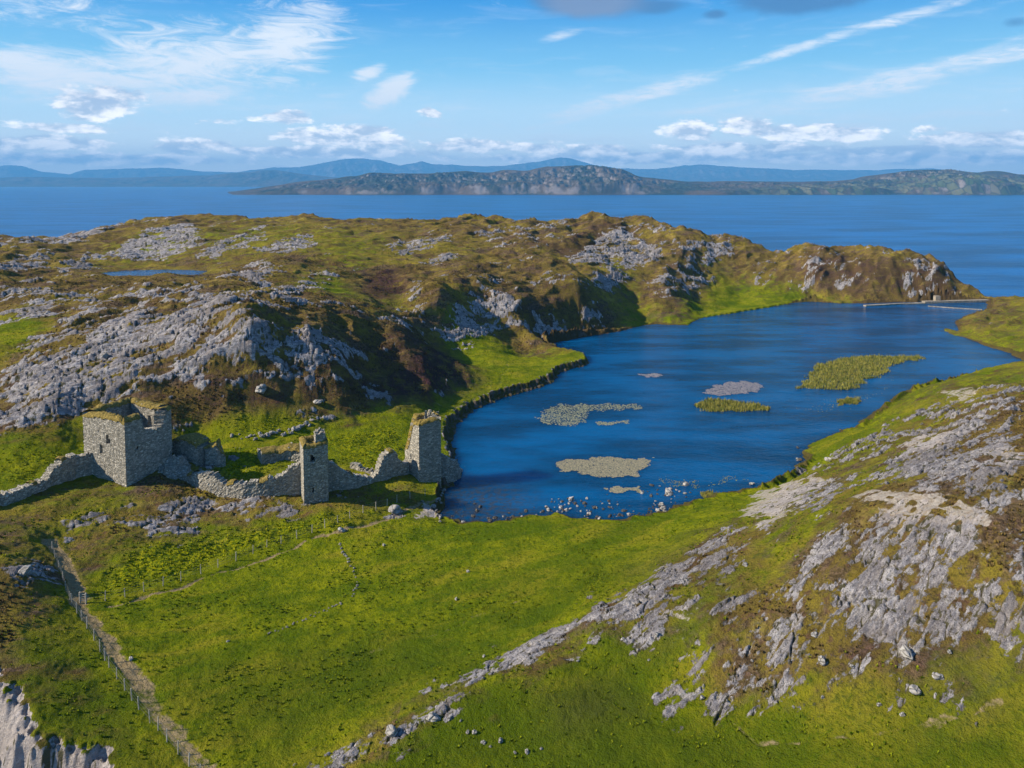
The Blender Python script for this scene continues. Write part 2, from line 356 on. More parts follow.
def clean_base():
    H = BH.copy()
    d = -SD_LAKE
    # beside the lake the land rises from the waterline
    bank = 0.12 + 1.5 * np.exp(-(D_BANK / 6.0) ** 2) + 0.5 * np.exp(-(D_BANK2 / 6.0) ** 2)
    w = sstep(0, 9, d)
    H = np.where(d > 0, np.maximum(H, bank) * w + (1 - w) * np.maximum(bank, np.minimum(H, bank + d * 0.35)), H)
    H = np.where(d > -0.01, H, -np.minimum(4.0, 0.25 - d * 0.22))
    # pond hollow
    p = -SD_POND
    wp = sstep(0.0, 10, p)
    H = np.where(p < 10, np.where(p > 0, H * wp + (1 - wp) * (POND_Z + 0.12 + 0.03 * p), POND_Z - 0.7), H)
    return H
BH2 = clean_base()
BH2f = BH2.astype(np.float32)
def hit(u, v):
    "first ground point seen at photo position (u, v)"
    d = ray(u, v); d = d / np.linalg.norm(d)
    t = np.arange(20, 800, 0.3)
    X, Y, Z = d[0] * t, d[1] * t, CAM_H + d[2] * t
    G = bil(BH2f, X, Y)
    k = np.nonzero(Z < G)[0]
    if len(k) == 0:
        k = [int(np.argmin(Z - G))]
    k = max(k[0], 1); a = Z[k - 1] - G[k - 1]; b = G[k] - Z[k]; f = a / (a + b) if a + b > 1e-9 else 0
    return np.array([X[k - 1] + (X[k] - X[k - 1]) * f, Y[k - 1] + (Y[k] - Y[k - 1]) * f])

def region(polys, soft):
    "largest of the soft insides of several outlines"
    o = np.zeros(MX.shape)
    for poly in polys:
        s = poly[0]; P = [hit(u, v) for u, v in poly[1]]
        d = sdf(P, 12)
        o = np.maximum(o, s * sstep(-soft, soft, d))
    return o.astype(np.float32)
ROCKS = [
 (.95,[(0,395),(60,350),(120,318),(200,310),(260,318),(330,335),(350,350),(368,365),(330,376),(250,368),(240,388),(195,388),(150,396),(130,402),(60,418),(0,438)]),
 (.55,[(40,335),(100,300),(170,290),(240,296),(300,305),(260,318),(200,312),(100,330),(60,350),(0,390),(0,360)]),
 (.6,[(0,295),(55,292),(60,318),(0,325)]),
 (.5,[(300,400),(340,392),(345,412),(310,415)]),(.4,[(335,395),(400,385),(440,395),(400,405),(345,412)]),
 (.85,[(12,250),(60,235),(112,234),(132,225),(75,246)]),(.9,[(88,260),(150,232),(192,224),(202,246),(165,262)]),(.8,[(194,259),(230,238),(272,226),(264,241),(215,260)]),
 (.9,[(48,273),(85,259),(98,270),(60,277)]),(.85,[(250,253),(310,235),(318,250),(280,256)]),(.7,[(205,281),(250,265),(278,268),(265,287)]),(.7,[(262,298),(330,266),(338,283),(290,300)]),
 (.8,[(0,262),(50,254),(47,270),(0,276)]),(.8,[(14,291),(30,280),(42,288)]),(.5,[(40,300),(110,290),(110,300),(60,310)]),
 (.9,[(425,338),(450,324),(468,298),(480,291),(510,298),(522,315),(500,332),(470,347),(440,347)]),(.8,[(518,322),(560,313),(602,308),(602,325),(560,337),(522,340)]),
 (.6,[(393,322),(410,293),(422,288),(428,310),(420,332),(400,335)]),(.85,[(583,288),(605,268),(628,278),(618,296),(592,294)]),(.6,[(528,286),(560,277),(578,285),(560,297)]),
 (.95,[(566,264),(600,234),(625,229),(668,262),(620,270)]),(.8,[(665,256),(690,241),(730,244),(738,256),(700,264)]),(.65,[(650,290),(665,270),(690,267),(717,275),(700,291),(665,302)]),
 (.42,[(743,282),(765,261),(792,261),(782,286)]),(.45,[(790,290),(800,262),(835,253),(868,266),(857,290)]),(.45,[(898,290),(910,264),(947,264),(962,292),(930,294)]),
 (.6,[(380,245),(440,232),(460,240),(400,258)]),(.5,[(470,232),(540,226),(560,238),(500,250)]),(.5,[(610,222),(655,225),(690,240),(640,235)]),(.6,[(420,262),(450,254),(460,262),(430,270)]),
 # under the castle walls
 (.85,[(58,538),(75,528),(108,514),(120,520),(90,533),(66,545)]),(.8,[(110,515),(190,508),(212,520),(200,535),(150,542),(115,532)]),(.85,[(198,500),(240,500),(300,506),(292,518),(230,514)]),(.95,[(334,490),(372,489),(368,502),(340,504)]),(.8,[(8,572),(30,560),(50,556),(45,572),(20,590)]),(.8,[(384,517),(390,506),(405,503),(406,513),(395,519)]),
 (.8,[(415,512),(432,500),(446,505),(446,519),(425,518)]),(.6,[(150,440),(185,432),(205,440),(180,450)]),(.5,[(180,455),(240,450),(245,468),(200,476)]),
 # near ridge
 (.84,[(285,765),(340,745),(400,715),(450,690),(500,655),(560,620),(620,587),(680,555),(715,538),(742,543),(724,567),(695,588),(682,605),(650,628),(600,628),(560,652),(500,675),(460,712),(400,742),(330,775)]),
 (.72,[(752,512),(780,482),(822,474),(868,480),(850,505),(800,522),(770,517)]),(.75,[(738,532),(758,512),(786,516),(776,541),(745,543)]),
 (.85,[(775,592),(800,550),(850,517),(900,507),(950,512),(990,538),(968,575),(985,600),(962,640),(900,645),(860,650),(818,632),(835,605),(800,594)]),
 (.74,[(872,462),(925,436),(985,418),(1030,392),(1030,500),(995,545),(955,500),(900,485)]),(.55,[(800,470),(880,430),(960,395),(1024,385),(1024,420),(900,452),(830,480)]),
 (.95,[(960,645),(985,600),(1030,580),(1030,650),(1000,650)]),(.78,[(676,652),(700,615),(740,583),(780,586),(795,620),(802,650),(790,672),(740,676),(690,672)]),
 (.95,[(745,695),(775,668),(812,676),(816,696),(772,712),(745,717)]),(.75,[(672,712),(700,688),(728,690),(716,722),(690,724)]),(.5,[(800,640),(850,640),(900,670),(940,700),(900,710),(840,690)]),
 (.75,[(660,640),(700,585),(720,570),(700,560),(640,600),(640,640)]),
 (.5,[(840,450),(880,440),(900,452),(860,462)]),(.5,[(905,440),(960,425),(980,440),(920,455)]),(.9,[(1000,520),(1030,505),(1030,545),(1000,545)]),
 (.8,[(370,740),(380,724),(400,722),(405,740)]),(.7,[(415,725),(425,712),(448,712),(445,724)]),
]
BARE = [(.9,[(845,500),(880,490),(930,493),(975,505),(1000,535),(985,545),(940,528),(880,518)]),(1,[(655,640),(662,618),(692,612),(684,636),(668,648)]),(.9,[(745,495),(790,478),(830,482),(800,500),(790,520),(760,530),(740,520)]),(.8,[(980,455),(1024,440),(1024,470),(985,475)]),(.8,[(895,445),(960,430),(950,445),(900,455)]),
 (.7,[(935,395),(985,385),(985,400),(940,405)]),(.8,[(398,512),(440,495),(446,515),(410,520)]),(.5,[(500,660),(560,622),(570,628),(510,668)]),(.5,[(290,765),(340,745),(360,748),(310,768)]),(.5,[(670,375),(690,370),(735,360),(730,350),(690,352)])]
PURPLE_SHADE = [(.9,[(190,385),(260,375),(330,378),(400,360),(450,350),(480,380),(440,402),(330,408),(260,408),(200,400)]),(.7,[(380,330),(420,340),(440,360),(380,370),(350,340)]),(.6,[(820,640),(900,650),(960,650),(1024,660),(1024,690),(920,700),(840,690)]),(.6,[(60,560),(20,590),(0,620),(0,590),(30,560)]),(.5,[(640,560),(700,530),(730,560),(650,640)]),(.9,[(350,290),(370,272),(400,272),(415,290),(390,300),(360,300)]),(1,[(370,395),(400,370),(450,365),(475,385),(440,400),(400,408)]),(.6,[(300,365),(360,355),(400,375),(370,395),(300,395)]),(.6,[(780,280),(820,255),(870,262),(900,290),(830,295)]),(.5,[(520,250),(600,225),(640,230),(590,262)]),
 (.4,[(480,300),(540,300),(600,300),(620,330),(520,345)]),(.6,[(860,270),(960,275),(960,295),(880,295)]),(.5,[(560,700),(600,690),(620,700),(570,715)])]
BRACKEN = [(1,[(90,590),(140,545),(200,540),(250,527),(350,524),(330,535),(280,540),(230,556),(180,577),(110,597)]),(.9,[(205,470),(240,448),(300,445),(300,462),(250,480),(215,480)]),(.8,[(320,440),(350,430),(400,425),(400,445),(380,470),(350,470),(335,455)]),(.7,[(0,460),(40,450),(90,455),(40,475),(0,490)]),(.8,[(60,520),(100,500),(130,505),(90,520),(60,535)]),(.6,[(200,425),(300,405),(320,430),(240,440)]),(.7,[(0,560),(60,530),(60,545),(20,565)])]
A_ROCK = region(ROCKS, 1.6)
A_BARE = region(BARE, 1.2)
DARK_GREEN = [(1,[(330,790),(400,742),(500,700),(560,668),(650,650),(690,720),(800,728),(1040,690),(1040,800),(700,800)]),(.9,[(-20,590),(60,600),(90,650),(190,775),(100,790),(-20,680)]),(.8,[(180,700),(300,640),(420,640),(470,665),(400,700),(250,775)]),(.6,[(480,610),(600,560),(660,570),(560,610),(480,650)])]
A_DARK_GREEN = region(DARK_GREEN, 3.5)  # patches where the meadow is a darker green
A_PURP_SHADE = region(PURPLE_SHADE, 4)  # purple heather patches, plus shade painted dark on the left hill's lower flank
A_BRAC = region(BRACKEN, 1.5)
def line_field(px, w, pts=None):
    P = np.array([hit(u, v) for u, v in px])
    return P
PATHS = [(1.0, 1.0, [(52,545),(60,556),(70,573),(76,590),(80,605)]), (.8, .85, [(80,603),(93,622),(110,640),(121,656),(135,676)]), (.9, .66, [(121,656),(136,672),(146,693),(164,715),(181,742),(205,764),(235,800)]),
         (0.38, .75, [(445,498),(425,502),(400,513),(372,522),(345,530),(310,541),(270,556),(230,570),(180,585),(140,598),(108,606)]),
         (0.25, .35, [(335,665),(400,640),(450,628),(520,600),(590,575)]), (0.2,.5,[(700,700),(760,745),(850,735),(930,725),(1000,700)]), (0.25,.4,[(478,392),(500,383),(507,372),(508,362)]), (.3,.5,[(430,400),(455,408),(480,396)])]
PATHW = [(w, s, np.array([hit(u, v) for u, v in px])) for w, s, px in PATHS]

SDLf, SDPf, SDVf, SDCf = (a.astype(np.float32) for a in (SD_LAKE, SD_POND, SD_VOID, SD_COAST))
BGf = BG.astype(np.float32); BKf = D_BANK.astype(np.float32)
CA, SA = math.cos(R(30)), math.sin(R(30))
def terrain(x, y):
    "height and surface masks at world x, y (arrays)"
    x = np.asarray(x, np.float64); y = np.asarray(y, np.float64)
    r = np.sqrt(x * x + y * y)
    wx = x + 1.6 * pn(x / 6, y / 6, 301) + .6 * pn(x / 2, y / 2, 302); wy = y + 1.6 * pn(x / 6, y / 6, 303) + .6 * pn(x / 2, y / 2, 304)
    h = bil(BH2f, x, y); sl = bil(SDLf, x + .6 * pn(x / 3.1, y / 3.1, 5), y + .6 * pn(x / 3.3, y / 3.3, 6)); sp = bil(SDPf, x, y)
    g = bil(BGf, wx, wy)
    g = np.clip(g + .17 * (x > -10) * sstep(140, 105, r) * (g > .02), 0, 1)
    # strike-aligned coordinates of the rock strata
    a = x * CA + y * SA; b = -x * SA + y * CA
    R0 = bil(A_ROCK, wx, wy)
    n_a = fbm(a / 9, b / 3.2, 4, 11, .6)
    n_b = fbm(x / 2.4, y / 2.4, 3, 17, .6)
    n_c = fbm(a / 26, b / 10, 3, 23)
    bare = bil(A_BARE, wx, wy)
    rough = 1 - g
    shore = sstep(0.0, 6.0, -sl) * sstep(0, 5, -sp)
    # ribs and hummocks
    nr = 0.6 * n_a + 0.4 * n_b
    rid = 1 - np.abs(pn(a / 13 + .7 * n_c, b / 5.5 + 1.5 * n_c, 31)) * 2
    hum = fbm(x / 17, y / 17, 3, 41)
    fr = sstep(70, 190, r)
    rid2 = np.maximum(1 - np.abs(pn(a / 30 + .4 * n_c, b / 11 + .9 * n_c, 33)) * 2.4, -.4)
    d = shore * rough * (hum * (1.0 + 2.0 * fr) + rid * (0.2 + 1.1 * fr) + rid2 * 1.6 * sstep(150, 260, r) * sstep(8, 29, -sp)) + shore * (g * 0.22 * hum)
    # turf surface and blocky rock surface; whichever stands higher shows
    brac = bil(A_BRAC, wx, wy)
    tf = fbm(x / 0.9, y / 0.9, 3, 71, .6); tf2 = fbm(x / 3.2, y / 3.2, 2, 75)
    turf = shore * (tf * (.10 + .12 * rough) + tf2 * (.20 + .25 * rough)) + brac * (.30 * np.abs(tf) + .35 * tf2 + .15)
    S = .62 + .75 * sstep(95, 170, r)
    nf = fbm(a / 3.0, b / 1.0, 3, 27, .62)
    lvl = S * (np.minimum(R0 * 2.0 - 1.62, .30) + 2.3 * n_a + .9 * n_b + 1.2 * nf + 1.1 * n_c + .6 * sstep(.35, .8, rid) * (R0 > .05)) - .9 * (R0 < .04)
    lvl = np.maximum(lvl, S * (2.6 * nr + 1.9 * n_c + .8 * nf - 1.30 + .28 * sstep(150, 260, r) - 1.7 * g + .9 * np.clip(rid - .2, 0, 1)) - 2 * (1 - shore))
    dz = turf.astype(np.float32); rock = np.zeros(x.shape, np.float32); crack = np.zeros(x.shape, np.float32)
    m = lvl > -1.2
    if m.any():
        A, B = a[m], b[m]; rr = r[m]
        ww = .35 * pn(A / 1.3, B / 1.3, 61)
        F1, F2, I, J, DX, DY = worley(A / 4.0 + ww, B / 1.9 + ww, 51)
        F1b, F2b, Ib, Jb, DXb, DYb = worley(A / 1.3 + 2 * ww + 4, B / .7 + ww, 53)
        far_ = sstep(90, 150, rr)
        # tilted slabs: each joint block carries a step of the dipping strata
        ph = B / 1.5 + .9 * I + .8 * pn(A / 7, B / 5, 63)
        saw = ph - np.floor(ph); saw = np.where(saw < .82, saw / .82, (1 - saw) / .18)
        ph2 = B / .52 + 1.3 * Ib + .9 * pn(A / 2.5, B / 2, 64)
        saw2 = ph2 - np.floor(ph2); saw2 = np.where(saw2 < .8, saw2 / .8, (1 - saw2) / .2)
        j1 = 1 - sstep(0.0, .10, F2 - F1); j2 = 1 - sstep(0.0, .13, F2b - F1b)
        fine = fbm(A / .9, B / .4, 4, 57, .62)
        rf = np.abs(fbm(A / 1.8, B / .7, 4, 58, .62))
        v = (saw - .5) * (.32 + .28 * far_) + (saw2 - .5) * (.13 + .10 * far_) + (I - .5) * (.10 + .32 * far_) + (Ib - .5) * .09 - j1 * (.20 + .26 * far_) - j2 * .08 + .11 * fine - .12 * rf
        v = v * (1 - .8 * bare[m])
        up = lvl[m] * .55 + .30 * v + .20 * fine + .10 + .12 * fbm(x[m] / .5, y[m] / .5, 2, 59)
        rk_ = sstep(-.12, .16, up)
        rock[m] = sstep(-.28, .46, up)
        lift = np.clip(up, 0, .5) * (.22 + .28 * far_)
        crack[m] = np.maximum(np.maximum(.9 * j1, .6 * j2), sstep(.80, 1.0, ph - np.floor(ph)) * .7) + .5 * sstep(.12, .3, rf)
        dz[m] = turf[m] * (1 - .6 * rk_) + rk_ * (v + lift) * sstep(0.0, 2.0, -sl[m] + .4)
    h = h + d + dz
    # paths are worn in
    path = np.zeros(x.shape, np.float32)
    for w, s, P in PATHW:
        lo = P.min(0) - 4; hi = P.max(0) + 4
        q = (x > lo[0]) & (x < hi[0]) & (y > lo[1]) & (y < hi[1])
        if q.any():
            dd = seg_dist(P, wx[q] * .4 + x[q] * .6, wy[q] * .4 + y[q] * .6, False) + .5 * n_b[q]
            path[q] = np.maximum(path[q], s * sstep(w * 1.25, w * .45, dd))
    h = h - .22 * path * (1 - rock)
    # lake bed and banks
    lf = sstep(-.4, .3, sl)
    bk = bil(BKf, x, y)
    h = h * (1 - lf) + lf * np.minimum(h, -.35 - .2 * np.maximum(sl, 0))
    stony = sstep(-1.0, -.1, sl) * sstep(6, 1, bk) * (1 - sstep(0.2, 2.0, sl))
    bz = sstep(-1.9, -.1, sl) * sstep(7, 2, bk)
    bn = fbm(x / 1.1, y / 1.1, 3, 91, .6)
    rock = np.maximum(rock, bz * sstep(-.1, .12, bn) * .9)
    h = h + bz * (bn * .7 + .10 * np.abs(pn(x / .45, y / .45, 92))) * (1 - lf)
    h = np.where((sp > -.3), np.minimum(h, POND_Z - .3), h)
    # sea cliffs
    e = fbm(x / 3, y / 3, 4, 81, .65); st = fbm(a / 1.3, b / 6, 3, 85)
    sv = bil(SDVf, x, y) + .8 * e + .1
    sv = np.maximum(sv, 0)
    fall = sstep(0, 1.2, sv) * 1.0 + sv * 2.6 + (sv > 0) * np.minimum(sv, 2) * st * 1.6
    h = h - np.minimum(np.maximum(fall, 0), 72)
    rock = np.maximum(rock, sstep(.0, .15, sv))
    sc = -bil(SDCf, x, y) + 1.2 * e * sstep(0, 10, -bil(SDCf, x, y))
    sc = np.maximum(sc, 0)
    h = h - np.minimum(sc * .9 + sc * sc * .03, 95)
    rock = np.maximum(rock, sstep(3, 10, sc))
    bare = np.maximum(bare * sstep(-.15, .25, n_b + .3 * nf + .35 * bare), 1.0 * (sv > .02) * .52)
    shorewet = sstep(-1.1, -.2, sl)
    return h, rock, g, bare, bil(A_PURP_SHADE, wx, wy), np.clip(path, 0, 1), brac, np.maximum(stony, shorewet * .85), crack, bil(A_DARK_GREEN, wx, wy)
def ground(x, y):
    return float(terrain(np.array([float(x)]), np.array([float(y)]))[0][0])
def ghit(u, v, up=0.0):
    "ground point with the detailed surface, seen at (u, v)"
    d = ray(u, v); d = d / np.linalg.norm(d)
    t0 = np.linalg.norm(hit(u, v)) / math.hypot(d[0], d[1])
    t = np.arange(t0 - 12, t0 + 12, 0.15)
    X, Y, Z = d[0] * t, d[1] * t, CAM_H + d[2] * t
    G = terrain(X, Y)[0]
    k = np.nonzero(Z < G)[0]; k = k[0] if len(k) else len(t) // 2
    return Vector((X[k], Y[k], float(G[k]) + up))

def grid_mesh(name, X, Y, Z, attrs=None, smooth=True):
    nr, nc = X.shape
    me = bpy.data.meshes.new(name)
    nv = nr * nc
    co = np.empty((nv, 3), np.float32); co[:, 0] = X.ravel(); co[:, 1] = Y.ravel(); co[:, 2] = Z.ravel()
    i = np.arange(nv, dtype=np.int32).reshape(nr, nc)
    q = np.stack([i[:-1, :-1], i[:-1, 1:], i[1:, 1:], i[1:, :-1]], -1).reshape(-1, 4)
    me.vertices.add(nv); me.vertices.foreach_set('co', co.ravel())
    me.loops.add(q.size); me.loops.foreach_set('vertex_index', q.ravel())
    me.polygons.add(len(q)); me.polygons.foreach_set('loop_start', np.arange(0, q.size, 4, dtype=np.int32))
    me.polygons.foreach_set('use_smooth', np.full(len(q), smooth))
    for k, v in (attrs or {}).items():
        at_ = me.attributes.new(k, 'FLOAT', 'POINT'); at_.data.foreach_set('value', np.ascontiguousarray(v, np.float32).ravel())
    me.update(calc_edges=True)
    return me
def link(name, me, mat=None, parent=None, kind=None, label=None, cat=None, group=None, loc=None):
    o = bpy.data.objects.new(name, me); col.objects.link(o)
    if mat is not None and me is not None: me.materials.append(mat)
    if parent is not None: o.parent = parent
    if kind: o['kind'] = kind
    if label: o['label'] = label
    if cat: o['category'] = cat
    if group: o['group'] = group
    if loc is not None: o.location = loc
    return o
# ------------------------------------------------------------------ materials of the land
def strike(nt, pos, sc=(1, 1, 1)):
    r = nt.map(pos, rot=(0, 0, R(-30)))
    return nt.map(r, scale=sc)
def mat_ground():
    m, nt, b, pos = new_mat('ground')
    rock, g, bare, purp_shade, path, brac, wet, crack, dark_green = (nt.attr(k) for k in ('rock', 'green', 'bare', 'purple_shade', 'path', 'bracken', 'wet', 'crack', 'dark_green'))
    n1 = nt.noise(pos, 0.055, 5, .6); n2 = nt.noise(pos, 0.35, 5, .65); n3 = nt.noise(pos, 1.9, 5, .7); n4 = nt.noise(pos, 7.0, 3, .7); n0 = nt.noise(strike(nt, pos, (.06, .22, .3)), 1.0, 6, .68)
    nst = nt.noise(strike(nt, pos, (.12, .5, .5)), 1.0, 5, .6)
    # meadow
    mead = nt.mix(nt.ss(n2, .32, .68), (0.112, 0.154, 0.004), (0.240, 0.256, 0.006))
    mead = nt.mix(nt.ss(nt.add(n1, nt.mul(nt.sub(nst, .5), .8)), .46, .66), mead, (0.25, 0.235, 0.014))
    mead = nt.mix(nt.ss(n3, .45, .72), mead, (0.046, 0.092, 0.002))
    mead = nt.mix(nt.ss(nt.noise(strike(nt, pos, (.05, .16, .2)), 1.0, 4, .6), .46, .62, 0, .65), mead, (0.064, 0.114, 0.003))
    mead = nt.mix(nt.ss(n4, .55, .85, 0, .5), mead, (0.36, 0.33, 0.06))
    mead = nt.mix(nt.mul(dark_green, nt.ss(nt.add(nt.mul(n2, .5), nt.mul(n1, .5)), .36, .60, 1.0, .65)), mead, nt.mix(n3, (0.032, 0.056, 0.004), (0.100, 0.138, 0.006)))
    # heath
    heath = nt.mix(nt.ss(n2, .35, .65), (0.085, 0.058, 0.022), (0.25, 0.18, 0.040))
    heath = nt.mix(nt.ss(nt.add(nt.mul(n1, .7), nt.mul(n3, .3)), .45, .6), heath, (0.24, 0.19, 0.026))
    heath = nt.mix(nt.ss(nt.add(nt.mul(n3, .5), nt.mul(n2, .5)), .48, .60, 0, .85), heath, (0.040, 0.034, 0.017))
    heath = nt.mix(nt.ss(nst, .53, .66, 0, .7), heath, (0.30, 0.22, 0.065))
    heath = nt.mix(nt.ss(n4, .52, .72, 0, .8), heath, (0.040, 0.030, 0.022))
    heath = nt.mix(nt.ss(nt.noise(pos, .8, 4, .7), .53, .65, 0, .65), heath, (0.13, 0.068, 0.052))
    heath = nt.mix(nt.ss(n0, .50, .60, 0, .75), heath, nt.mix(nt.ss(n3, .42, .58), (0.055, 0.036, 0.030), (0.19, 0.125, 0.085)))
    heath = nt.mix(nt.mul(purp_shade, nt.ss(nt.add(n2, nt.mul(nt.sub(n3, .5), .5)), .34, .50)), heath, nt.mix(nt.ss(n3, .4, .6), (0.040, 0.026, 0.022), (0.085, 0.040, 0.042)))  # heather colour; on the left hill's flank it also paints in shade
    gg = nt.ss(nt.add(g, nt.mul(nt.sub(nt.add(nt.mul(n2, .5), nt.mul(nst, .5)), .5), 1.5)), .42, .80)
    gg = nt.mul(gg, nt.m('SUBTRACT', 1.0, nt.mul(purp_shade, .8), clamp=True))
    c = nt.mix(gg, heath, mead)
    br = nt.mix(nt.ss(n3, .42, .6), (0.070, 0.115, 0.004), (0.34, 0.33, 0.006))
    br = nt.mix(nt.ss(n4, .58, .75, 0, .6), br, (0.12, 0.06, 0.012))
    c = nt.mix(nt.mul(brac, .85), c, br)
    # worn path, bare soil
    pc = nt.mix(nt.ss(n3, .3, .7), (0.24, 0.18, 0.095), (0.36, 0.28, 0.155))
    c = nt.mix(nt.ss(nt.add(path, nt.mul(nt.sub(nt.add(nt.mul(n3, .5), nt.mul(n2, .5)), .5), 2.2)), .35, .80), c, pc)
    soil = nt.mix(nt.ss(n3, .35, .65), (0.36, 0.30, 0.24), (0.55, 0.50, 0.44))
    c = nt.mix(nt.ss(nt.add(bare, nt.mul(nt.sub(n3, .5), .8)), .52, .75, 0, .85), c, soil)
    # rock
    nr = nt.noise(strike(nt, pos, (.7, 2.6, 2.0)), 1.0, 6, .68); nr2 = nt.noise(pos, .45, 4, .6)
    ledge = nt.vor(strike(nt, pos, (.55, 1.5, 1.2)), 1.5, 'DISTANCE_TO_EDGE')
    rc = nt.mix(nt.ss(nr, .32, .64), (0.115, 0.11, 0.125), (0.42, 0.40, 0.41))
    rc = nt.mix(nt.ss(nr2, .5, .7, 0, .6), rc, (0.48, 0.455, 0.43))
    rc = nt.mix(nt.ss(n0, .42, .54, .65, 0), rc, (0.16, 0.145, 0.15))
    rc = nt.mix(nt.ss(n3, .56, .74, 0, .75), rc, (0.14, 0.105, 0.055))
    rc = nt.mix(nt.ss(n4, .50, .66, 0, .85), rc, (0.085, 0.078, 0.065))
    rc = nt.mix(nt.ss(nt.noise(pos, 13, 2, .6), .58, .70, 0, .6), rc, (0.62, 0.60, 0.56))
    rc = nt.mix(nt.ss(bare, .1, .7, 0, .6), rc, (0.50, 0.44, 0.39))
    rc = nt.mix(nt.ss(nt.add(crack, nt.mul(nt.sub(n3, .5), 1.2)), .45, .85, 0, .9), rc, (0.065, 0.060, 0.022))
    rc = nt.mix(nt.ss(n2, .52, .66, 0, .55), rc, (0.20, 0.175, 0.165))
    rm = nt.ss(nt.add(rock, nt.mul(nt.sub(nt.add(nt.mul(n3, .55), nt.mul(n4, .45)), .5), 2.1)), .46, .62)
    c = nt.mix(rm, c, rc)
    c = nt.mix(nt.ss(nt.add(wet, nt.mul(nt.sub(n3, .5), .6)), .45, .75, 0, .8), c, (0.085, 0.058, 0.028))
    nt.l.new(c, b.inputs['Base Color'])
    setb(b, Roughness=.95); b.inputs['Specular IOR Level'].default_value = .03
    # relief: turf, heather tussocks and rock
    turf = nt.add(nt.mul(n3, 1.1), nt.mul(n4, .6))
    rk = nt.add(nt.mul(nr, 1.0), nt.mul(n4, .3))
    hgt = nt.new('ShaderNodeMix', data_type='FLOAT'); nt.l.new(rm, hgt.inputs[0]); nt.l.new(turf, hgt.inputs[2]); nt.l.new(rk, hgt.inputs[3])
    bump = nt.bump(hgt.outputs[0], .55, 1.0)
    nt.l.new(bump, b.inputs['Normal'])
    return m
M_GROUND = mat_ground()

def build_terrain():
    NT_, NR_ = 1500, 1350
    th = np.linspace(R(-50), R(50), NT_)
    r = np.exp(np.linspace(math.log(26), math.log(640), NR_))
    TH, RR = np.meshgrid(th, r)
    X = RR * np.sin(TH); Y = RR * np.cos(TH)
    H, rock, g, bare, purp_shade, path, brac, wet, crack, dark_green = terrain(X, Y)
    me = grid_mesh('ground', X, Y, H, dict(rock=rock, green=g, bare=bare, purple_shade=purp_shade, path=path, bracken=brac, wet=wet, crack=crack, dark_green=dark_green))
    link('ground', me, M_GROUND, kind='structure')
build_terrain()

# ------------------------------------------------------------------ tussocks standing on the turf
def clumps(name, label, cat, n, seed, mat, h, want, rmin=46, rmax=190, blades=8):
    g = np.random.default_rng(seed); m_ = n * 14
    r = np.sqrt(g.uniform(rmin ** 2, rmax ** 2, m_)); th = g.uniform(R(-40), R(40), m_)
    r = r * np.where(g.random(m_) < .5, 1, g.uniform(.45, 1, m_)); r = np.maximum(r, rmin)
    x = r * np.sin(th); y = r * np.cos(th)
    H, rock, gr, bare, purp_shade, path, brac, wet, crack, dark_green = terrain(x, y)
    ok = (rock < .25) & (path < .15) & (wet < .2) & (bare < .4) & (bil(SDLf, x, y) < -1.0) & (bil(SDPf, x, y) < -1.0) & (bil(SDVf, x, y) < -.5)
    patch = fbm(x / 7, y / 7, 3, seed + 5)
    ok &= want(gr, purp_shade, brac, patch, g.random(m_))
    for Q in (QUADS if 'QUADS' in globals() else []): ok &= ~inside(np.array(Q), x, y)
    x, y, H = x[ok][:n], y[ok][:n], H[ok][:n]; k = len(x)
    s_ = g.uniform(.55, 1.2, k)
    A = g.uniform(0, 6.28, (k, blades)); rad = h * .55 * s_[:, None] * g.uniform(.1, 1, (k, blades)); W = .11 * s_[:, None] * np.ones((k, blades)) * g.uniform(.6, 1.3, (k, blades))
    bx = x[:, None] + np.cos(A) * rad * .5; by = y[:, None] + np.sin(A) * rad * .5
    px_, py_ = -np.sin(A) * W, np.cos(A) * W
    Z0 = (H - .06)[:, None] * np.ones_like(bx); Z1 = Z0 + h * s_[:, None] * g.uniform(.6, 1.1, (k, blades))
    V = np.stack([np.stack([bx - px_, by - py_, Z0], -1), np.stack([bx + px_, by + py_, Z0], -1), np.stack([bx + np.cos(A) * rad, by + np.sin(A) * rad, Z1], -1)], 2).reshape(-1, 3)
    q = len(V) // 3
    me = bpy.data.meshes.new(name); me.vertices.add(3 * q); me.vertices.foreach_set('co', V.astype(np.float32).ravel()); me.loops.add(3 * q); me.loops.foreach_set('vertex_index', np.arange(3 * q, dtype=np.int32))
    me.polygons.add(q); me.polygons.foreach_set('loop_start', np.arange(0, 3 * q, 3, dtype=np.int32)); me.update(calc_edges=True)
    link(name, me, mat, kind='stuff', label=label, cat=cat)
def plain(name, lo, hi, sc):
    m, nt, b, pos = new_mat(name)
    nt.l.new(nt.mix(nt.ss(nt.noise(pos, sc, 4, .7), .35, .65), lo, hi), b.inputs['Base Color']); setb(b, Roughness=.9); b.inputs['Specular IOR Level'].default_value = .05
    return m
clumps('grass_tussocks', 'green and straw coloured grass tussocks scattered over the meadow', 'grass', 9000, 3, plain('tussock_grass', (.055, .100, .003), (.22, .24, .010), .8), .22, lambda g, p, b, n, u: (g > .45) & (u < sstep(-.1, .5, n) * .8 + .06))
clumps('heather_clumps', 'dark heather and rough moor grass on the rocky slopes', 'heather', 16000, 4, plain('heather', (.055, .036, .020), (.22, .155, .045), .6), .30, lambda g, p, b, n, u: (g < .5) & (u < .8 * sstep(-.2, .4, n)), rmax=260)
clumps('bracken_fronds', 'yellow green bracken below the castle wall', 'bracken', 5000, 5, plain('bracken', (.10, .15, .004), (.36, .35, .008), 1.1), .26, lambda g, p, b, n, u: (b > .45) & (u < .9))

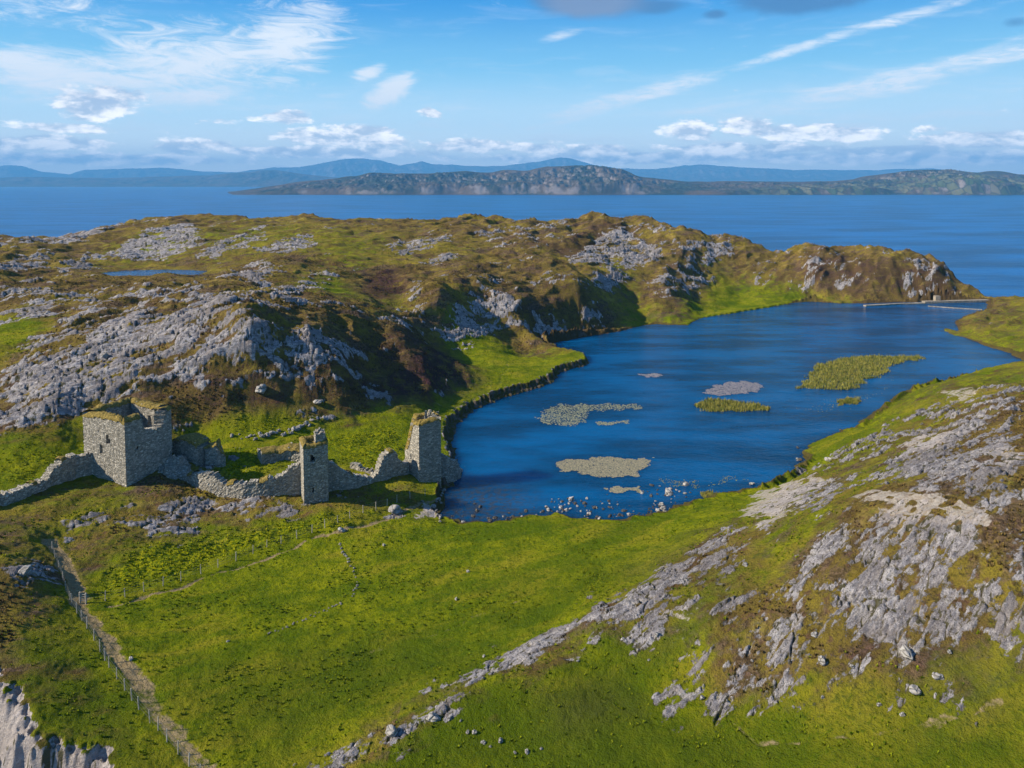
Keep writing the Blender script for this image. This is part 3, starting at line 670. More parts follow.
# ------------------------------------------------------------------ water
def mat_water(name, deep, rough, waves, spec=.5):
    m, nt, b, pos = new_mat(name)
    big = nt.noise(nt.map(pos, rot=(0, 0, R(-12)), scale=(.03, .09, 1)), 1.0 if name == 'lake_water' else .12, 4, .6)
    c = nt.mix(nt.ss(big, .35, .65), tuple(v * .6 for v in deep), tuple(v * 1.4 for v in deep))
    if name == 'lake_water':
        # clearer, stonier shallows off the castle shore
        s = at(470, 505, 0)
        sh = nt.map(pos, loc=(-s[0], -s[1], 0)); l = nt.new('ShaderNodeVectorMath', operation='LENGTH'); nt.l.new(sh, l.inputs[0])
        shal = nt.mul(nt.ss(l.outputs['Value'], 4, 15, 1, 0), nt.ss(nt.noise(pos, 1.1, 4, .6), .35, .65))
        c = nt.mix(nt.mul(shal, .7), c, (0.040, 0.036, 0.030))
    nt.l.new(c, b.inputs['Base Color'])
    setb(b, Roughness=rough, IOR=1.33)
    if name == 'lake_water':
        # light scattered inside the water body
        m.cycles.use_transparent_shadow = False; b.subsurface_method = 'BURLEY'
        b.inputs['Subsurface Weight'].default_value = 1.0; b.inputs['Subsurface Radius'].default_value = (1, 1, 1); b.inputs['Subsurface Scale'].default_value = 7.0; b.inputs['Specular IOR Level'].default_value = spec
    nrm = None
    for sc, an, dist in waves:
        n = nt.noise(nt.map(pos, rot=(0, 0, R(18)), scale=(sc * an, sc, sc)), 1.0, 4, .6)
        nrm = nt.bump(n, dist, 1.0, nrm)
    nt.l.new(nrm, b.inputs['Normal'])
    return m
M_LAKE = mat_water('lake_water', (0.0003, 0.055, 0.155), .12, [(.22, .5, .6), (1.1, .6, .26)], .20)
M_SEA = mat_water('sea_water', (0.0004, 0.070, 0.215), .35, [(.04, .5, 2.5), (.3, .6, .6)], .07)
def build_water(name, SD, z, margin, label=None):
    sel = SD > -margin
    cells = sel[:-1, :-1] & sel[1:, :-1] & sel[:-1, 1:] & sel[1:, 1:]
    iy, ix = np.nonzero(cells)
    y0, y1, x0, x1 = iy.min(), iy.max() + 1, ix.min(), ix.max() + 1
    idx = -np.ones(SD.shape, int); used = np.zeros(SD.shape, bool)
    for oy in (0, 1):
        for ox in (0, 1): used[iy + oy, ix + ox] = True
    idx[used] = np.arange(used.sum())
    vy, vx = np.nonzero(used)
    verts = [(float(gx[i]), float(gy[j]), z) for j, i in zip(vy, vx)]
    faces = [(int(idx[j, i]), int(idx[j, i + 1]), int(idx[j + 1, i + 1]), int(idx[j + 1, i])) for j, i in zip(iy, ix)]
    me = bpy.data.meshes.new(name); me.from_pydata(verts, [], faces)
    return link(name, me, M_LAKE, kind='structure')
build_water('lake', SD_LAKE, 0.0, 2.2)
build_water('pond', SD_POND, POND_Z, 1.5)
SEA_Z = -60.0
def build_sea():
    rr = np.concatenate([[5.], np.geomspace(60, 60000, 40)]); th = np.linspace(0, 2 * math.pi, 97)
    T, Rr = np.meshgrid(th, rr)
    me = grid_mesh('sea', Rr * np.sin(T), Rr * np.cos(T), np.full(T.shape, SEA_Z))
    link('sea', me, M_SEA, kind='structure')
build_sea()

# ------------------------------------------------------------------ land across the bay
def mat_far(name, farms):
    m, nt, b, pos = new_mat(name)
    n = nt.noise(pos, .0022, 7, .65); n2 = nt.noise(pos, .009, 6, .65)
    geo = nt.new('ShaderNodeNewGeometry'); sp = nt.new('ShaderNodeSeparateXYZ'); nt.l.new(geo.outputs['Normal'], sp.inputs[0])
    c = nt.mix(nt.ss(n, .4, .6), (0.018, 0.026, 0.012), (0.075, 0.052, 0.030))
    c = nt.mix(nt.ss(n2, .52, .68, 0, .8), c, (0.095, 0.08, 0.065))
    steep = nt.ss(sp.outputs[2], .62, .9, 1, 0)
    c = nt.mix(nt.mul(steep, nt.ss(n2, .42, .6)), c, (0.17, 0.145, 0.135))
    if farms:
        v = nt.vor(nt.map(pos, scale=(1, .4, 1)), .016, 'F1', 'Color')
        sv = nt.new('ShaderNodeSeparateColor'); nt.l.new(v, sv.inputs[0])
        field = nt.mix(sv.outputs[0], (0.04, 0.065, 0.022), (0.13, 0.12, 0.06))
        e = nt.vor(nt.map(pos, scale=(1, .4, 1)), .016, 'DISTANCE_TO_EDGE')
        field = nt.mix(nt.ss(e, 0, .12, 1, 0), field, (0.03, 0.035, 0.02))
        f = nt.mul(nt.attr('farm'), nt.ss(sv.outputs[1], .3, .45))
        c = nt.mix(f, c, field)
    nt.l.new(c, b.inputs['Base Color']); setb(b, Roughness=.95); b.inputs['Specular IOR Level'].default_value = .1
    return m
def far_range(name, D, prof, depth, base_v, amp, seed, farm=False, nu=900, nd=120, u_ext=(-60, 1084), cliff=.3):
    """a range of hills standing in the sea at distance D; prof = photo skyline"""
    us = np.linspace(u_ext[0], u_ext[1], nu)
    pu = [p[0] for p in prof]; pv = [p[1] for p in prof]
    sky = np.interp(us, pu, pv)
    fr = np.linspace(0, 1, nd) ** 1.2
    crest = .55
    X = np.zeros((nd, nu)); Y = X.copy(); Z = X.copy(); FM = X.copy()
    tanaz = (us - 512) / (FPX * CP + (VP - 190) * SP)
    for k, f in enumerate(fr):
        d = D + depth * f
        X[k] = tanaz * d * 1.0; Y[k] = d
    # crest height that reaches the skyline at the crest's distance
    dc = D + depth * crest
    el = (np.array([math.tan(-azel(512, v)[1]) for v in sky]))
    zc = CAM_H - el * dc * 1.0 - SEA_Z
    F = fr[:, None]
    wob = fbm(X / 900, np.full_like(X, 3.0) + seed, 3, seed)[0][None, :]
    Fs = np.clip(F - .10 * (wob + .45) , 0, 1)
    up = cliff * sstep(0, .035, Fs) * (.5 + .9 * np.clip(fbm(X / 700, Y / 5000, 3, seed + 3) + .5, 0, 1)) + (1 - cliff) * sstep(0.0, crest, Fs)
    up = np.minimum(up, 1); dn = 1 - sstep(crest, 1, F)
    relief = 1 + amp * (fbm(X / (D * .09), Y / (D * .09), 5, seed + 5, .55) * sstep(.02, .15, F) * (1 - np.exp(-((F - crest) / .14) ** 2)))
    gul = -np.abs(fbm(X / (D * .03), Y / (D * .05), 4, seed + 9, .6)) * .95 * sstep(0, .06, F) * (1 - sstep(.4, .56, F))
    Z = SEA_Z - 3 + np.maximum(zc[None, :] + 3, 0) * np.clip(up * dn * relief + gul * up, 0, 3)
    me = grid_mesh(name, X, Y, Z, dict(farm=np.broadcast_to(sstep(700, 830, us)[None, :], X.shape) * sstep(.95, .6, up)) if farm else None)
    link(name, me, mat_far(name, farm), kind='structure')
far_range('headland', 5900, [(-60,203),(205,203),(222,193.5),(246,189),(270,184.5),(290,181),(310,178.5),(330,177),(350,174),(370,172.5),(400,173.5),(430,173.5),(450,172),(470,170.5),(490,168.5),(515,166),(535,165.5),(550,166.5),(575,165.5),(600,166.5),(630,170),(660,176),(690,179.5),(720,181),(760,181.5),(800,182),(830,180.5),(850,178),(875,175),(900,172),(930,168),(950,166),(965,166),(985,168),(1005,170),(1024,172.5),(1084,178)], 2600, 195, .30, 3, True, nu=1300, nd=150, cliff=.42)
far_range('mountains', 15000, [(-60,178),(0,178),(15,176.5),(60,177),(110,178),(160,176.5),(210,175),(260,170.5),(275,170),(300,173),(330,177),(360,179),(420,181),(500,181),(600,181),(700,181),(1084,182)], 5000, 188, .3, 13, False, cliff=.1)
far_range('mountains', 24000, [(-60,169),(-20,167),(8,165.2),(22,165.5),(40,171),(70,174),(85,169.5),(120,168.5),(170,167.5),(200,171),(235,172),(275,167),(300,167),(325,162),(345,159),(362,158),(380,160),(400,165),(415,163),(422,160.5),(432,163.5),(470,165),(500,166),(525,163),(545,159.5),(560,157),(575,158.5),(590,164),(620,168),(655,169),(685,165),(700,164),(740,167),(780,169),(860,170),(930,168),(980,174),(1084,176)], 8000, 184, .25, 23, False, cliff=.05)

# ------------------------------------------------------------------ haze over land and sea
def build_haze():
    bm = bmesh.new(); bmesh.ops.create_cube(bm, size=1)
    S = 34000
    for v in bm.verts:
        v.co.x *= S * 2; v.co.y *= S * 2; v.co.z = SEA_Z - 2.0 if v.co.z < 0 else 1120.0
    me = bpy.data.meshes.new('haze'); bm.to_mesh(me); bm.free()
    m = bpy.data.materials.new('haze'); m.use_nodes = True; t = m.node_tree
    t.nodes.remove(t.nodes['Principled BSDF'])
    v = t.nodes.new('ShaderNodeVolumePrincipled'); v.inputs['Color'].default_value = (.14, .47, .92, 1); v.inputs['Density'].default_value = 6.0e-5
    v.inputs['Anisotropy'].default_value = 0.0
    t.links.new(v.outputs[0], t.nodes['Material Output'].inputs['Volume'])
    o = link('haze', me, m, kind='stuff', label='pale blue air in which the far shore fades')
build_haze()
# ------------------------------------------------------------------ materials of the ruin and small things
def mat_stone(name, lo, hi, sc=1.0, course=True):
    m, nt, b, pos = new_mat(name)
    tc = nt.new('ShaderNodeTexCoord').outputs['Object']
    big = nt.noise(tc, .5, 4, .6); mid = nt.noise(tc, 2.6, 5, .7)
    v = nt.vor(nt.map(tc, scale=(1, 1, 2.0)), 2.1 * sc, 'F1', 'Color', .9)
    e = nt.vor(nt.map(tc, scale=(1, 1, 2.0)), 2.1 * sc, 'DISTANCE_TO_EDGE', 'Distance', .9)
    sc_ = nt.new('ShaderNodeSeparateColor'); nt.l.new(v, sc_.inputs[0])
    c = nt.mix(sc_.outputs[0], lo, hi)
    c = nt.mix(nt.ss(sc_.outputs[1], .8, .95, 0, .7), c, tuple(x * 1.35 for x in hi))
    c = nt.mix(nt.ss(big, .45, .7, 0, .5), c, tuple(x * .62 for x in hi))
    c = nt.mix(nt.ss(mid, .55, .75, 0, .75), c, (.075, .068, .045))
    c = nt.mix(nt.ss(mid, .40, .28, 0, .6), c, (.46, .44, .38))
    c = nt.mix(nt.ss(e, 0.0, .09, .6, 0), c, (.09, .08, .06))
    nt.l.new(c, b.inputs['Base Color']); setb(b, Roughness=.95); b.inputs['Specular IOR Level'].default_value = .1
    nt.l.new(nt.bump(nt.add(nt.ss(e, 0, .16), nt.mul(sc_.outputs[2], .6)), .10, .9), b.inputs['Normal'])
    return m
M_WALL = mat_stone('rubble_masonry', (.21, .20, .17), (.44, .41, .35), 1.2)
M_BOULDER = mat_stone('boulder_stone', (.22, .21, .20), (.38, .37, .35), .35)
M_PALE = mat_stone('pale_stone', (.28, .27, .25), (.50, .48, .45), .35)
def simple(name, lo, hi, scale, rough=.9, bump=.05):
    m, nt, b, pos = new_mat(name)
    n = nt.noise(pos, scale, 5, .65)
    nt.l.new(nt.mix(nt.ss(n, .32, .68), lo, hi), b.inputs['Base Color']); setb(b, Roughness=rough)
    b.inputs['Specular IOR Level'].default_value = .15
    if bump: nt.l.new(nt.bump(n, bump, 1), b.inputs['Normal'])
    return m
M_TURF = simple('turf', (.10, .08, .018), (.30, .22, .06), 3.5, bump=.3)
M_TURFG = simple('green_turf', (.05, .075, .01), (.15, .15, .025), 2.5, bump=.3)
M_POST = simple('weathered_timber', (.24, .22, .18), (.46, .43, .37), 6)
M_WIRE = simple('wire', (.10, .10, .09), (.16, .16, .15), 6, .5, 0)
M_REED = simple('reeds', (.07, .10, .015), (.26, .23, .05), .9, .8, 0)
M_PAD = simple('pondweed', (.10, .12, .06), (.34, .33, .21), 3.5, .55, 0)
M_PADT = simple('tan_pondweed', (.10, .11, .07), (.34, .29, .19), 3.0, .6, 0)
M_PADP = simple('pinkish_pondweed', (.12, .13, .15), (.28, .24, .24), 1.2, .5, 0)
M_CONC = simple('concrete', (.16, .145, .12), (.32, .28, .22), 1.2)

def empty(name, loc, label, cat, group=None):
    o = bpy.data.objects.new(name, None); col.objects.link(o); o.location = loc
    o['label'] = label; o['category'] = cat
    if group: o['group'] = group
    o.empty_display_size = .5
    return o

def masonry(name, outer, inner, origin, z0, top, parent=None, holes=(), cell=.28, seed=0, jit=.05, mat=None, z_inner=None, **kw):
    """a wall of stones: cells in a grid between two plan lines, with a ragged top (top(s) in world z) and real openings"""
    O = np.array([p[:2] for p in outer], float); I = np.array([p[:2] for p in inner], float)
    seg = np.linalg.norm(np.diff(O, axis=0), axis=1); cum = np.concatenate([[0], np.cumsum(seg)]); L = cum[-1]
    ns = max(2, int(L / cell)); ds = L / ns
    ts = np.array([top((i + .5) * ds) for i in range(ns)])
    nz = int(math.ceil((ts.max() - z0) / cell)) + 1
    on = np.zeros((ns, nz), bool)
    rg = random.Random(seed)
    for i in range(ns):
        k = (ts[i] - z0) / cell + rg.uniform(-.6, .6)
        on[i, :max(0, int(k))] = True
    for (s0, s1, a0, a1) in holes:
        for i in range(ns):
            s = (i + .5) * ds
            for j in range(nz):
                z = z0 + (j + .5) * cell
                w = 0
                if z > a1 - .35: w = .12
                if s0 + w < s < s1 - w and a0 < z < a1: on[i, j] = False
    def P(i, j, side):
        s = i * ds; k = min(max(int(np.searchsorted(cum, s, 'right')) - 1, 0), len(seg) - 1); f = (s - cum[k]) / seg[k]
        A = O[k] + (O[k + 1] - O[k]) * f; B = I[k] + (I[k + 1] - I[k]) * f
        p = B if side else A
        n = (A - B); n = n / (np.linalg.norm(n) + 1e-9) * (-1 if side else 1)
        q = rg.uniform(-jit, jit); t = (O[k + 1] - O[k]) / seg[k]
        e = rg.uniform(-jit, jit) if 0 < i < ns else 0
        return (p[0] + n[0] * q + t[0] * e - origin[0], p[1] + n[1] * q + t[1] * e - origin[1], z0 + j * cell + rg.uniform(-jit, jit) - origin[2])
    V = []; ix = {}
    def vid(i, j, s):
        if (i, j, s) not in ix: ix[(i, j, s)] = len(V); V.append(P(i, j, s))
        return ix[(i, j, s)]
    F = []
    def q(*k): F.append([vid(*a) for a in k])
    for i in range(ns):
        for j in range(nz):
            if not on[i, j]: continue
            q((i, j, 0), (i + 1, j, 0), (i + 1, j + 1, 0), (i, j + 1, 0))
            q((i + 1, j, 1), (i, j, 1), (i, j + 1, 1), (i + 1, j + 1, 1))
            if j + 1 >= nz or not on[i, j + 1]: q((i, j + 1, 0), (i + 1, j + 1, 0), (i + 1, j + 1, 1), (i, j + 1, 1))
            if j > 0 and not on[i, j - 1]: q((i, j, 1), (i + 1, j, 1), (i + 1, j, 0), (i, j, 0))
            if i == 0 or not on[i - 1, j]: q((i, j, 1), (i, j, 0), (i, j + 1, 0), (i, j + 1, 1))
            if i == ns - 1 or not on[i + 1, j]: q((i + 1, j, 0), (i + 1, j, 1), (i + 1, j + 1, 1), (i + 1, j + 1, 0))
    me = bpy.data.meshes.new(name); me.from_pydata(V, [], F); me.update()
    o = link(name, me, mat or M_WALL, parent, **kw)
    if parent is None: o.location = origin
    return o, ts, on

def turf_on(outer, inner, origin, top, parent, seed, mat, name='turf_cap', rise=.22, keep=lambda s: True, step=.3):
    "a rough cushion of turf along a wall top"
    O = np.array([p[:2] for p in outer], float); I = np.array([p[:2] for p in inner], float)
    seg = np.linalg.norm(np.diff(O, axis=0), axis=1); cum = np.concatenate([[0], np.cumsum(seg)]); L = cum[-1]
    n = max(2, int(L / step)); rg = random.Random(seed); bm = bmesh.new(); prev = None
    for i in range(n + 1):
        s = L * i / n; k = min(max(int(np.searchsorted(cum, s, 'right')) - 1, 0), len(seg) - 1); f = (s - cum[k]) / seg[k]
        A = O[k] + (O[k + 1] - O[k]) * f; B = I[k] + (I[k + 1] - I[k]) * f
        z = top(min(s + .01, L - .01))
        if not keep(s): prev = None; continue
        row = []
        for w, up in ((-.10, -.30), (-.05, .02), (.2, rise), (.5, rise * 1.4), (.8, rise), (1.05, .02), (1.10, -.30)):
            p = A + (B - A) * w
            row.append(bm.verts.new((p[0] + rg.uniform(-.06, .06) - origin[0], p[1] + rg.uniform(-.06, .06) - origin[1], z + up + rg.uniform(-.09, .12) - origin[2])))
        if prev:
            for a in range(6): bm.faces.new((prev[a], row[a], row[a + 1], prev[a + 1]))
        prev = row
    me = bpy.data.meshes.new(name); bm.to_mesh(me); bm.free()
    for p in me.polygons: p.use_smooth = True
    return link(name, me, mat, parent)

def quad_inset(Q, t):
    "inner corners of a footprint, wall thickness t"
    Q = [np.array(q[:2], float) for q in Q]; c = sum(Q) / 4; out = []
    n = 4
    for i in range(4):
        p0, p1, p2 = Q[i - 1], Q[i], Q[(i + 1) % 4]
        def nrm(a, b):
            e = (b - a) / np.linalg.norm(b - a); m_ = np.array([-e[1], e[0]])
            return m_ if np.dot(m_, c - a) > 0 else -m_
        n1, n2 = nrm(p0, p1), nrm(p1, p2)
        d1 = (p1 - p0) / np.linalg.norm(p1 - p0); d2 = (p2 - p1) / np.linalg.norm(p2 - p1)
        a = p0 + n1 * t; b = p1 + n2 * t
        den = d1[0] * -d2[1] + d1[1] * d2[0]
        k = ((b - a)[0] * -d2[1] + (b - a)[1] * d2[0]) / den
        out.append(a + d1 * k)
    return out

def opening_trim(parent, A, B, s, z, w, h, origin, seed):
    "dressed stones round an opening: lintel and sill, standing slightly proud"
    A = np.array(A[:2]); B = np.array(B[:2]); e = (B - A) / np.linalg.norm(B - A); n = np.array([e[1], -e[0]])
    for nm, (a0, a1, z0, z1) in (('lintel', (s - w / 2 - .25, s + w / 2 + .25, z + h / 2, z + h / 2 + .22)), ('window_sill', (s - w / 2 - .12, s + w / 2 + .12, z - h / 2 - .16, z - h / 2))):
        bm = bmesh.new(); vs = []
        for zz in (z0, z1):
            for ss_, o_ in ((a0, .09), (a1, .09), (a1, -.35), (a0, -.35)):
                p = A + e * ss_ + n * o_
                vs.append(bm.verts.new((p[0] - origin[0], p[1] - origin[1], zz - origin[2])))
        for f in ((0, 1, 2, 3), (4, 5, 6, 7), (0, 1, 5, 4), (1, 2, 6, 5), (2, 3, 7, 6), (3, 0, 4, 7)): bm.faces.new([vs[i] for i in f])
        bmesh.ops.recalc_face_normals(bm, faces=bm.faces)
        me = bpy.data.meshes.new(nm); bm.to_mesh(me); bm.free()
        link(nm, me, M_WALL, parent)

def wob(seed, amp, sc=1.2):
    return lambda s: amp * float(mnoise.noise(Vector((s / sc, seed * 7.7, 0.3)))) + amp * .6 * float(mnoise.noise(Vector((s / (sc * .3), seed * 3.1, 5.3))))

def prof(pts, seed=0, amp=.3):
    xs = [p[0] for p in pts]; ys = [p[1] for p in pts]; w = wob(seed, amp)
    return lambda s: float(np.interp(s, xs, ys)) + w(s)

def z_for_v(x, y, v):
    k = (VP - v) / FPX     # solve for z: b/F ratio
    # b = F * ((z-H)*cosP + y*sinP) / (y*cosP - (z-H)*sinP)
    # k*(y*CP - q*SP) = q*CP + y*SP  with q = z-H
    q = y * (k * CP - SP) / (CP + k * SP)
    return CAM_H + q
def view_basis(N):
    d = N / np.linalg.norm(N); return np.array([d[1], -d[0]]), d
# ------------------------------------------------------------------ the large hollow tower
def gz(p): return ground(p[0], p[1])
def tower_big():
    N = at(126.5, 488, 6.0)[:2]; lat, dep = view_basis(N); a = lat * -.64 + dep * .77; b = lat * .78 + dep * .63
    L = N + a * 8.7; Rr = N + b * 8.5; Bk = L + b * 8.5
    Q = [N, L, Bk, Rr]; In = quad_inset(Q, 1.25)
    z0 = min(gz(p) for p in Q) - 1.2
    zt = z_for_v(N[0], N[1], 420)
    org = (N[0], N[1], z0)
    t = empty('stone_tower', org, 'large square roofless stone tower with broken turf-topped walls, left of the other two', 'tower')
    f1 = prof([(0, zt - .5), (1.2, zt - .2), (5, zt + .0), (8.7, zt - .25)], 1, .28)
    masonry('wall', [N, L], [In[0], In[1]], org, z0, f1, t, holes=[(3.2, 3.95, zt - 4.3, zt - 2.9), (4.9, 5.25, zt - 5.9, zt - 4.1)], seed=1)
    f2 = prof([(0, zt + .0), (3.0, zt + .2), (5.5, zt + .1), (8.5, zt - .1)], 2, .35)
    masonry('wall', [L, Bk], [In[1], In[2]], org, z0, f2, t, seed=2)
    f3 = prof([(0, zt - .1), (1.5, zt + .0), (3.6, zt - .4), (6, zt - .4), (8.7, zt - .4)], 3, .35)
    masonry('wall', [Bk, Rr], [In[2], In[3]], org, z0, f3, t, holes=[(5.3, 6.4, zt - 3.6, zt - 1.9)], seed=3)
    # near right face, with the big breach
    f4 = prof([(0, zt - .1), (2.9, zt - .3), (3.1, zt - 1.0), (3.4, zt - 2.2), (4.6, zt - 2.9), (6.2, zt - 3.0), (7.0, zt - 2.7), (7.3, zt - .7), (8.5, zt - .4)], 4, .22)
    masonry('wall', [N, Rr], [In[0], In[3]], org, z0, f4, t, holes=[(1.8, 2.3, zt - 5.2, zt - 4.6), (3.9, 4.9, zt - 11.1, zt - 9.9)], seed=4)
    turf_on([N, L], [In[0], In[1]], org, f1, t, 11, M_TURF, rise=.3)
    turf_on([L, Bk], [In[1], In[2]], org, f2, t, 12, M_TURF, rise=.3)
    turf_on([Bk, Rr], [In[2], In[3]], org, f3, t, 13, M_TURF, rise=.25)
    turf_on([N, Rr], [In[0], In[3]], org, f4, t, 14, M_TURF, rise=.25, keep=lambda s: s < 2.9)
    turf_on([N, Rr], [In[0], In[3]], org, f4, t, 15, M_TURF, rise=.25, keep=lambda s: s > 7.35)
    opening_trim(t, N, Rr, 4.4, zt - 10.5, 1.0, 1.2, org, 5)
    opening_trim(t, N, Rr, 2.05, zt - 4.9, .5, .6, org, 5)
    # overgrown vault floor inside
    bm = bmesh.new(); n = 14; g = {}
    for i in range(n + 1):
        for j in range(n + 1):
            u, v = i / n, j / n
            p = (In[0] * (1 - u) + In[3] * u) * (1 - v) + (In[1] * (1 - u) + In[2] * u) * v
            g[i, j] = bm.verts.new((p[0] - org[0], p[1] - org[1], zt - 4.4 + .7 * mnoise.noise(Vector((u * 3, v * 3, 1))) + .2 * mnoise.noise(Vector((u * 9, v * 9, 1))) - z0))
    for i in range(n):
        for j in range(n): bm.faces.new((g[i, j], g[i + 1, j], g[i + 1, j + 1], g[i, j + 1]))
    me = bpy.data.meshes.new('vault_floor'); bm.to_mesh(me); bm.free(); link('vault_floor', me, M_TURFG, t)
    # spill of fallen stone at the right corner
    bm = bmesh.new(); n = 20; g = {}
    for i in range(n + 1):
        for j in range(n + 1):
            u, v = i / n * 2 - 1, j / n * 2 - 1; c_ = Rr * .9 + N * .1 + np.array([1.2, -.5])
            x, y = c_[0] + u * 3.0, c_[1] + v * 2.6
            hh = max(0, 1 - math.hypot(u, v)) ** .8 * 1.9
            g[i, j] = bm.verts.new((x - org[0], y - org[1], ground(x, y) - .3 + hh + (.8 * mnoise.noise(Vector((x * .9, y * .9, 1))) + .6 * mnoise.noise(Vector((x * 2.5, y * 2.5, 1))) + rnd.uniform(-.15, .15)) * (hh > .05) - z0))
    for i in range(n):
        for j in range(n): bm.faces.new((g[i, j], g[i + 1, j], g[i + 1, j + 1], g[i, j + 1]))
    me = bpy.data.meshes.new('rubble_heap'); bm.to_mesh(me); bm.free(); link('rubble_heap', me, M_WALL, t)
    return Q, zt
QB, ZT_BIG = tower_big()

def small_tower(px_base, z, a, b, La, Lb, vtop, label, tops, holes, seed, thick=.8, capseed=None, quad=None):
    N = at(*px_base, z)[:2]
    lat, dep = view_basis(N)
    a = lat * a[0] + dep * a[1]; b = lat * b[0] + dep * b[1]
    L = N + a * La; Rr = N + b * Lb; Bk = L + b * Lb
    Q = [N, L, Bk, Rr]; In = quad_inset(Q, thick)
    z0 = min(gz(p) for p in Q) - 1.2
    zt = z_for_v(N[0], N[1], vtop)
    org = (N[0], N[1], z0)
    t = empty('stone_tower', org, label, 'tower')
    pairs = [(N, L, In[0], In[1]), (L, Bk, In[1], In[2]), (Bk, Rr, In[2], In[3]), (N, Rr, In[0], In[3])]
    for k, (p, q, pi, qi) in enumerate(pairs):
        f = prof([(s, zt + d) for s, d in tops[k]], seed + k, .18)
        masonry('wall', [p, q], [pi, qi], org, z0, f, t, holes=[(s0, s1, zt + d0, zt + d1) for s0, s1, d0, d1 in holes[k]], seed=seed + k, cell=.24)
        turf_on([p, q], [pi, qi], org, f, t, seed + 20 + k, M_TURF, rise=.18, keep=(lambda s: True))
        for s0, s1, d0, d1 in holes[k]:
            if k == 3: opening_trim(t, p, q, (s0 + s1) / 2, zt + (d0 + d1) / 2, s1 - s0, d1 - d0, org, 1)
    # filled top between the walls
    bm = bmesh.new(); n = 10; g = {}
    for i in range(n + 1):
        for j in range(n + 1):
            u, v = i / n, j / n
            p = (In[0] * (1 - u) + In[3] * u) * (1 - v) + (In[1] * (1 - u) + In[2] * u) * v
            g[i, j] = bm.verts.new((p[0] - org[0], p[1] - org[1], zt - .35 + .25 * mnoise.noise(Vector((u * 3, v * 3, seed))) - z0))
    for i in range(n):
        for j in range(n): bm.faces.new((g[i, j], g[i + 1, j], g[i + 1, j + 1], g[i, j + 1]))
    me = bpy.data.meshes.new('wall_walk'); bm.to_mesh(me); bm.free(); link('wall_walk', me, M_TURF, t)
    return t, Q, zt, org
T2, Q2, ZT2, O2 = small_tower((304.2, 504), 3.6, (-.135, .99), (.98, .17), 3.7, 3.65, 446.5, 'slim square stone tower with two dark windows and a small turret, between the other two', 
    [[(0, 0), (3.7, .1)], [(0, .1), (2, .0), (3.6, .4)], [(0, .5), (3.7, .3)], [(0, -.1), (1.6, -.15), (2.6, .1), (3.65, .15)]],
    [[], [], [], [(.95, 1.6, -2.7, -1.5), (1.15, 1.55, -7.5, -6.5)]], 40)
# turret on the slim tower
def turret():
    c = np.array(Q2[3]) * .70 + np.array(Q2[1]) * .22 + np.array(Q2[0]) * .08
    e1 = (np.array(Q2[3]) - np.array(Q2[0])); e1 = e1 / np.linalg.norm(e1); e2 = np.array([-e1[1], e1[0]])
    P = [c - e1 * .7 - e2 * .6, c - e1 * .7 + e2 * .6, c + e1 * .75 + e2 * .6, c + e1 * .75 - e2 * .6]
    I = quad_inset(P, .5)
    tops = [1.3, 1.7, 1.6, 1.5]
    for k in range(4):
        f = prof([(0, ZT2 + tops[k]), (.6, ZT2 + tops[k] + .3), (1.5, ZT2 + tops[(k + 1) % 4])], 60 + k, .2)
        masonry('turret_wall', [P[k], P[(k + 1) % 4]], [I[k], I[(k + 1) % 4]], O2, ZT2 - 1.2, f, T2, seed=70 + k, cell=.22)
    # footing of pale rubble at the foot
turret()
T3, Q3, ZT3, O3 = small_tower((419.3, 482), 1.9, (-.52, .85), (.975, .22), 4.6, 3.75, 424, 'slim stone tower at the lake edge, its left side broken, its top peaked',
    [[(0, -.1), (1.6, -.2), (2.0, -.9), (2.6, -2.6), (3.3, -4.6), (4.6, -5.6)], [(0, -5.6), (.5, -4.5), (1.0, -1.5), (1.5, .3), (3.7, .4)], [(0, .4), (2.5, 1.2), (4.6, .8)], [(0, -.1), (1.2, .2), (2.6, .5), (3.75, .3)]],
    [[(2.4, 3.0, -6.8, -6.0)], [], [], []], 80)
def t3_peak():
    N, L, Bk, Rr = Q3; c = np.array(Rr) * .45 + np.array(N) * .25 + np.array(Bk) * .30
    P = [c + np.array([-1.0, -.5]), c + np.array([-1.0, .5]), c + np.array([1.3, .7]), c + np.array([1.3, -.5])]
    I = quad_inset(P, .35)
    for k in range(4):
        L_ = float(np.linalg.norm(np.array(P[k]) - np.array(P[(k + 1) % 4])))
        f = prof([(0, ZT3 + .5), (L_ * .35, ZT3 + 1.8), (L_ * .6, ZT3 + .8), (L_, ZT3 + .7)], 90 + k, .4)
        masonry('parapet', [P[k], P[(k + 1) % 4]], [I[k], I[(k + 1) % 4]], O3, ZT3 - .8, f, T3, seed=95 + k, cell=.24, mat=M_PALE if k == 9 else M_WALL)
t3_peak()

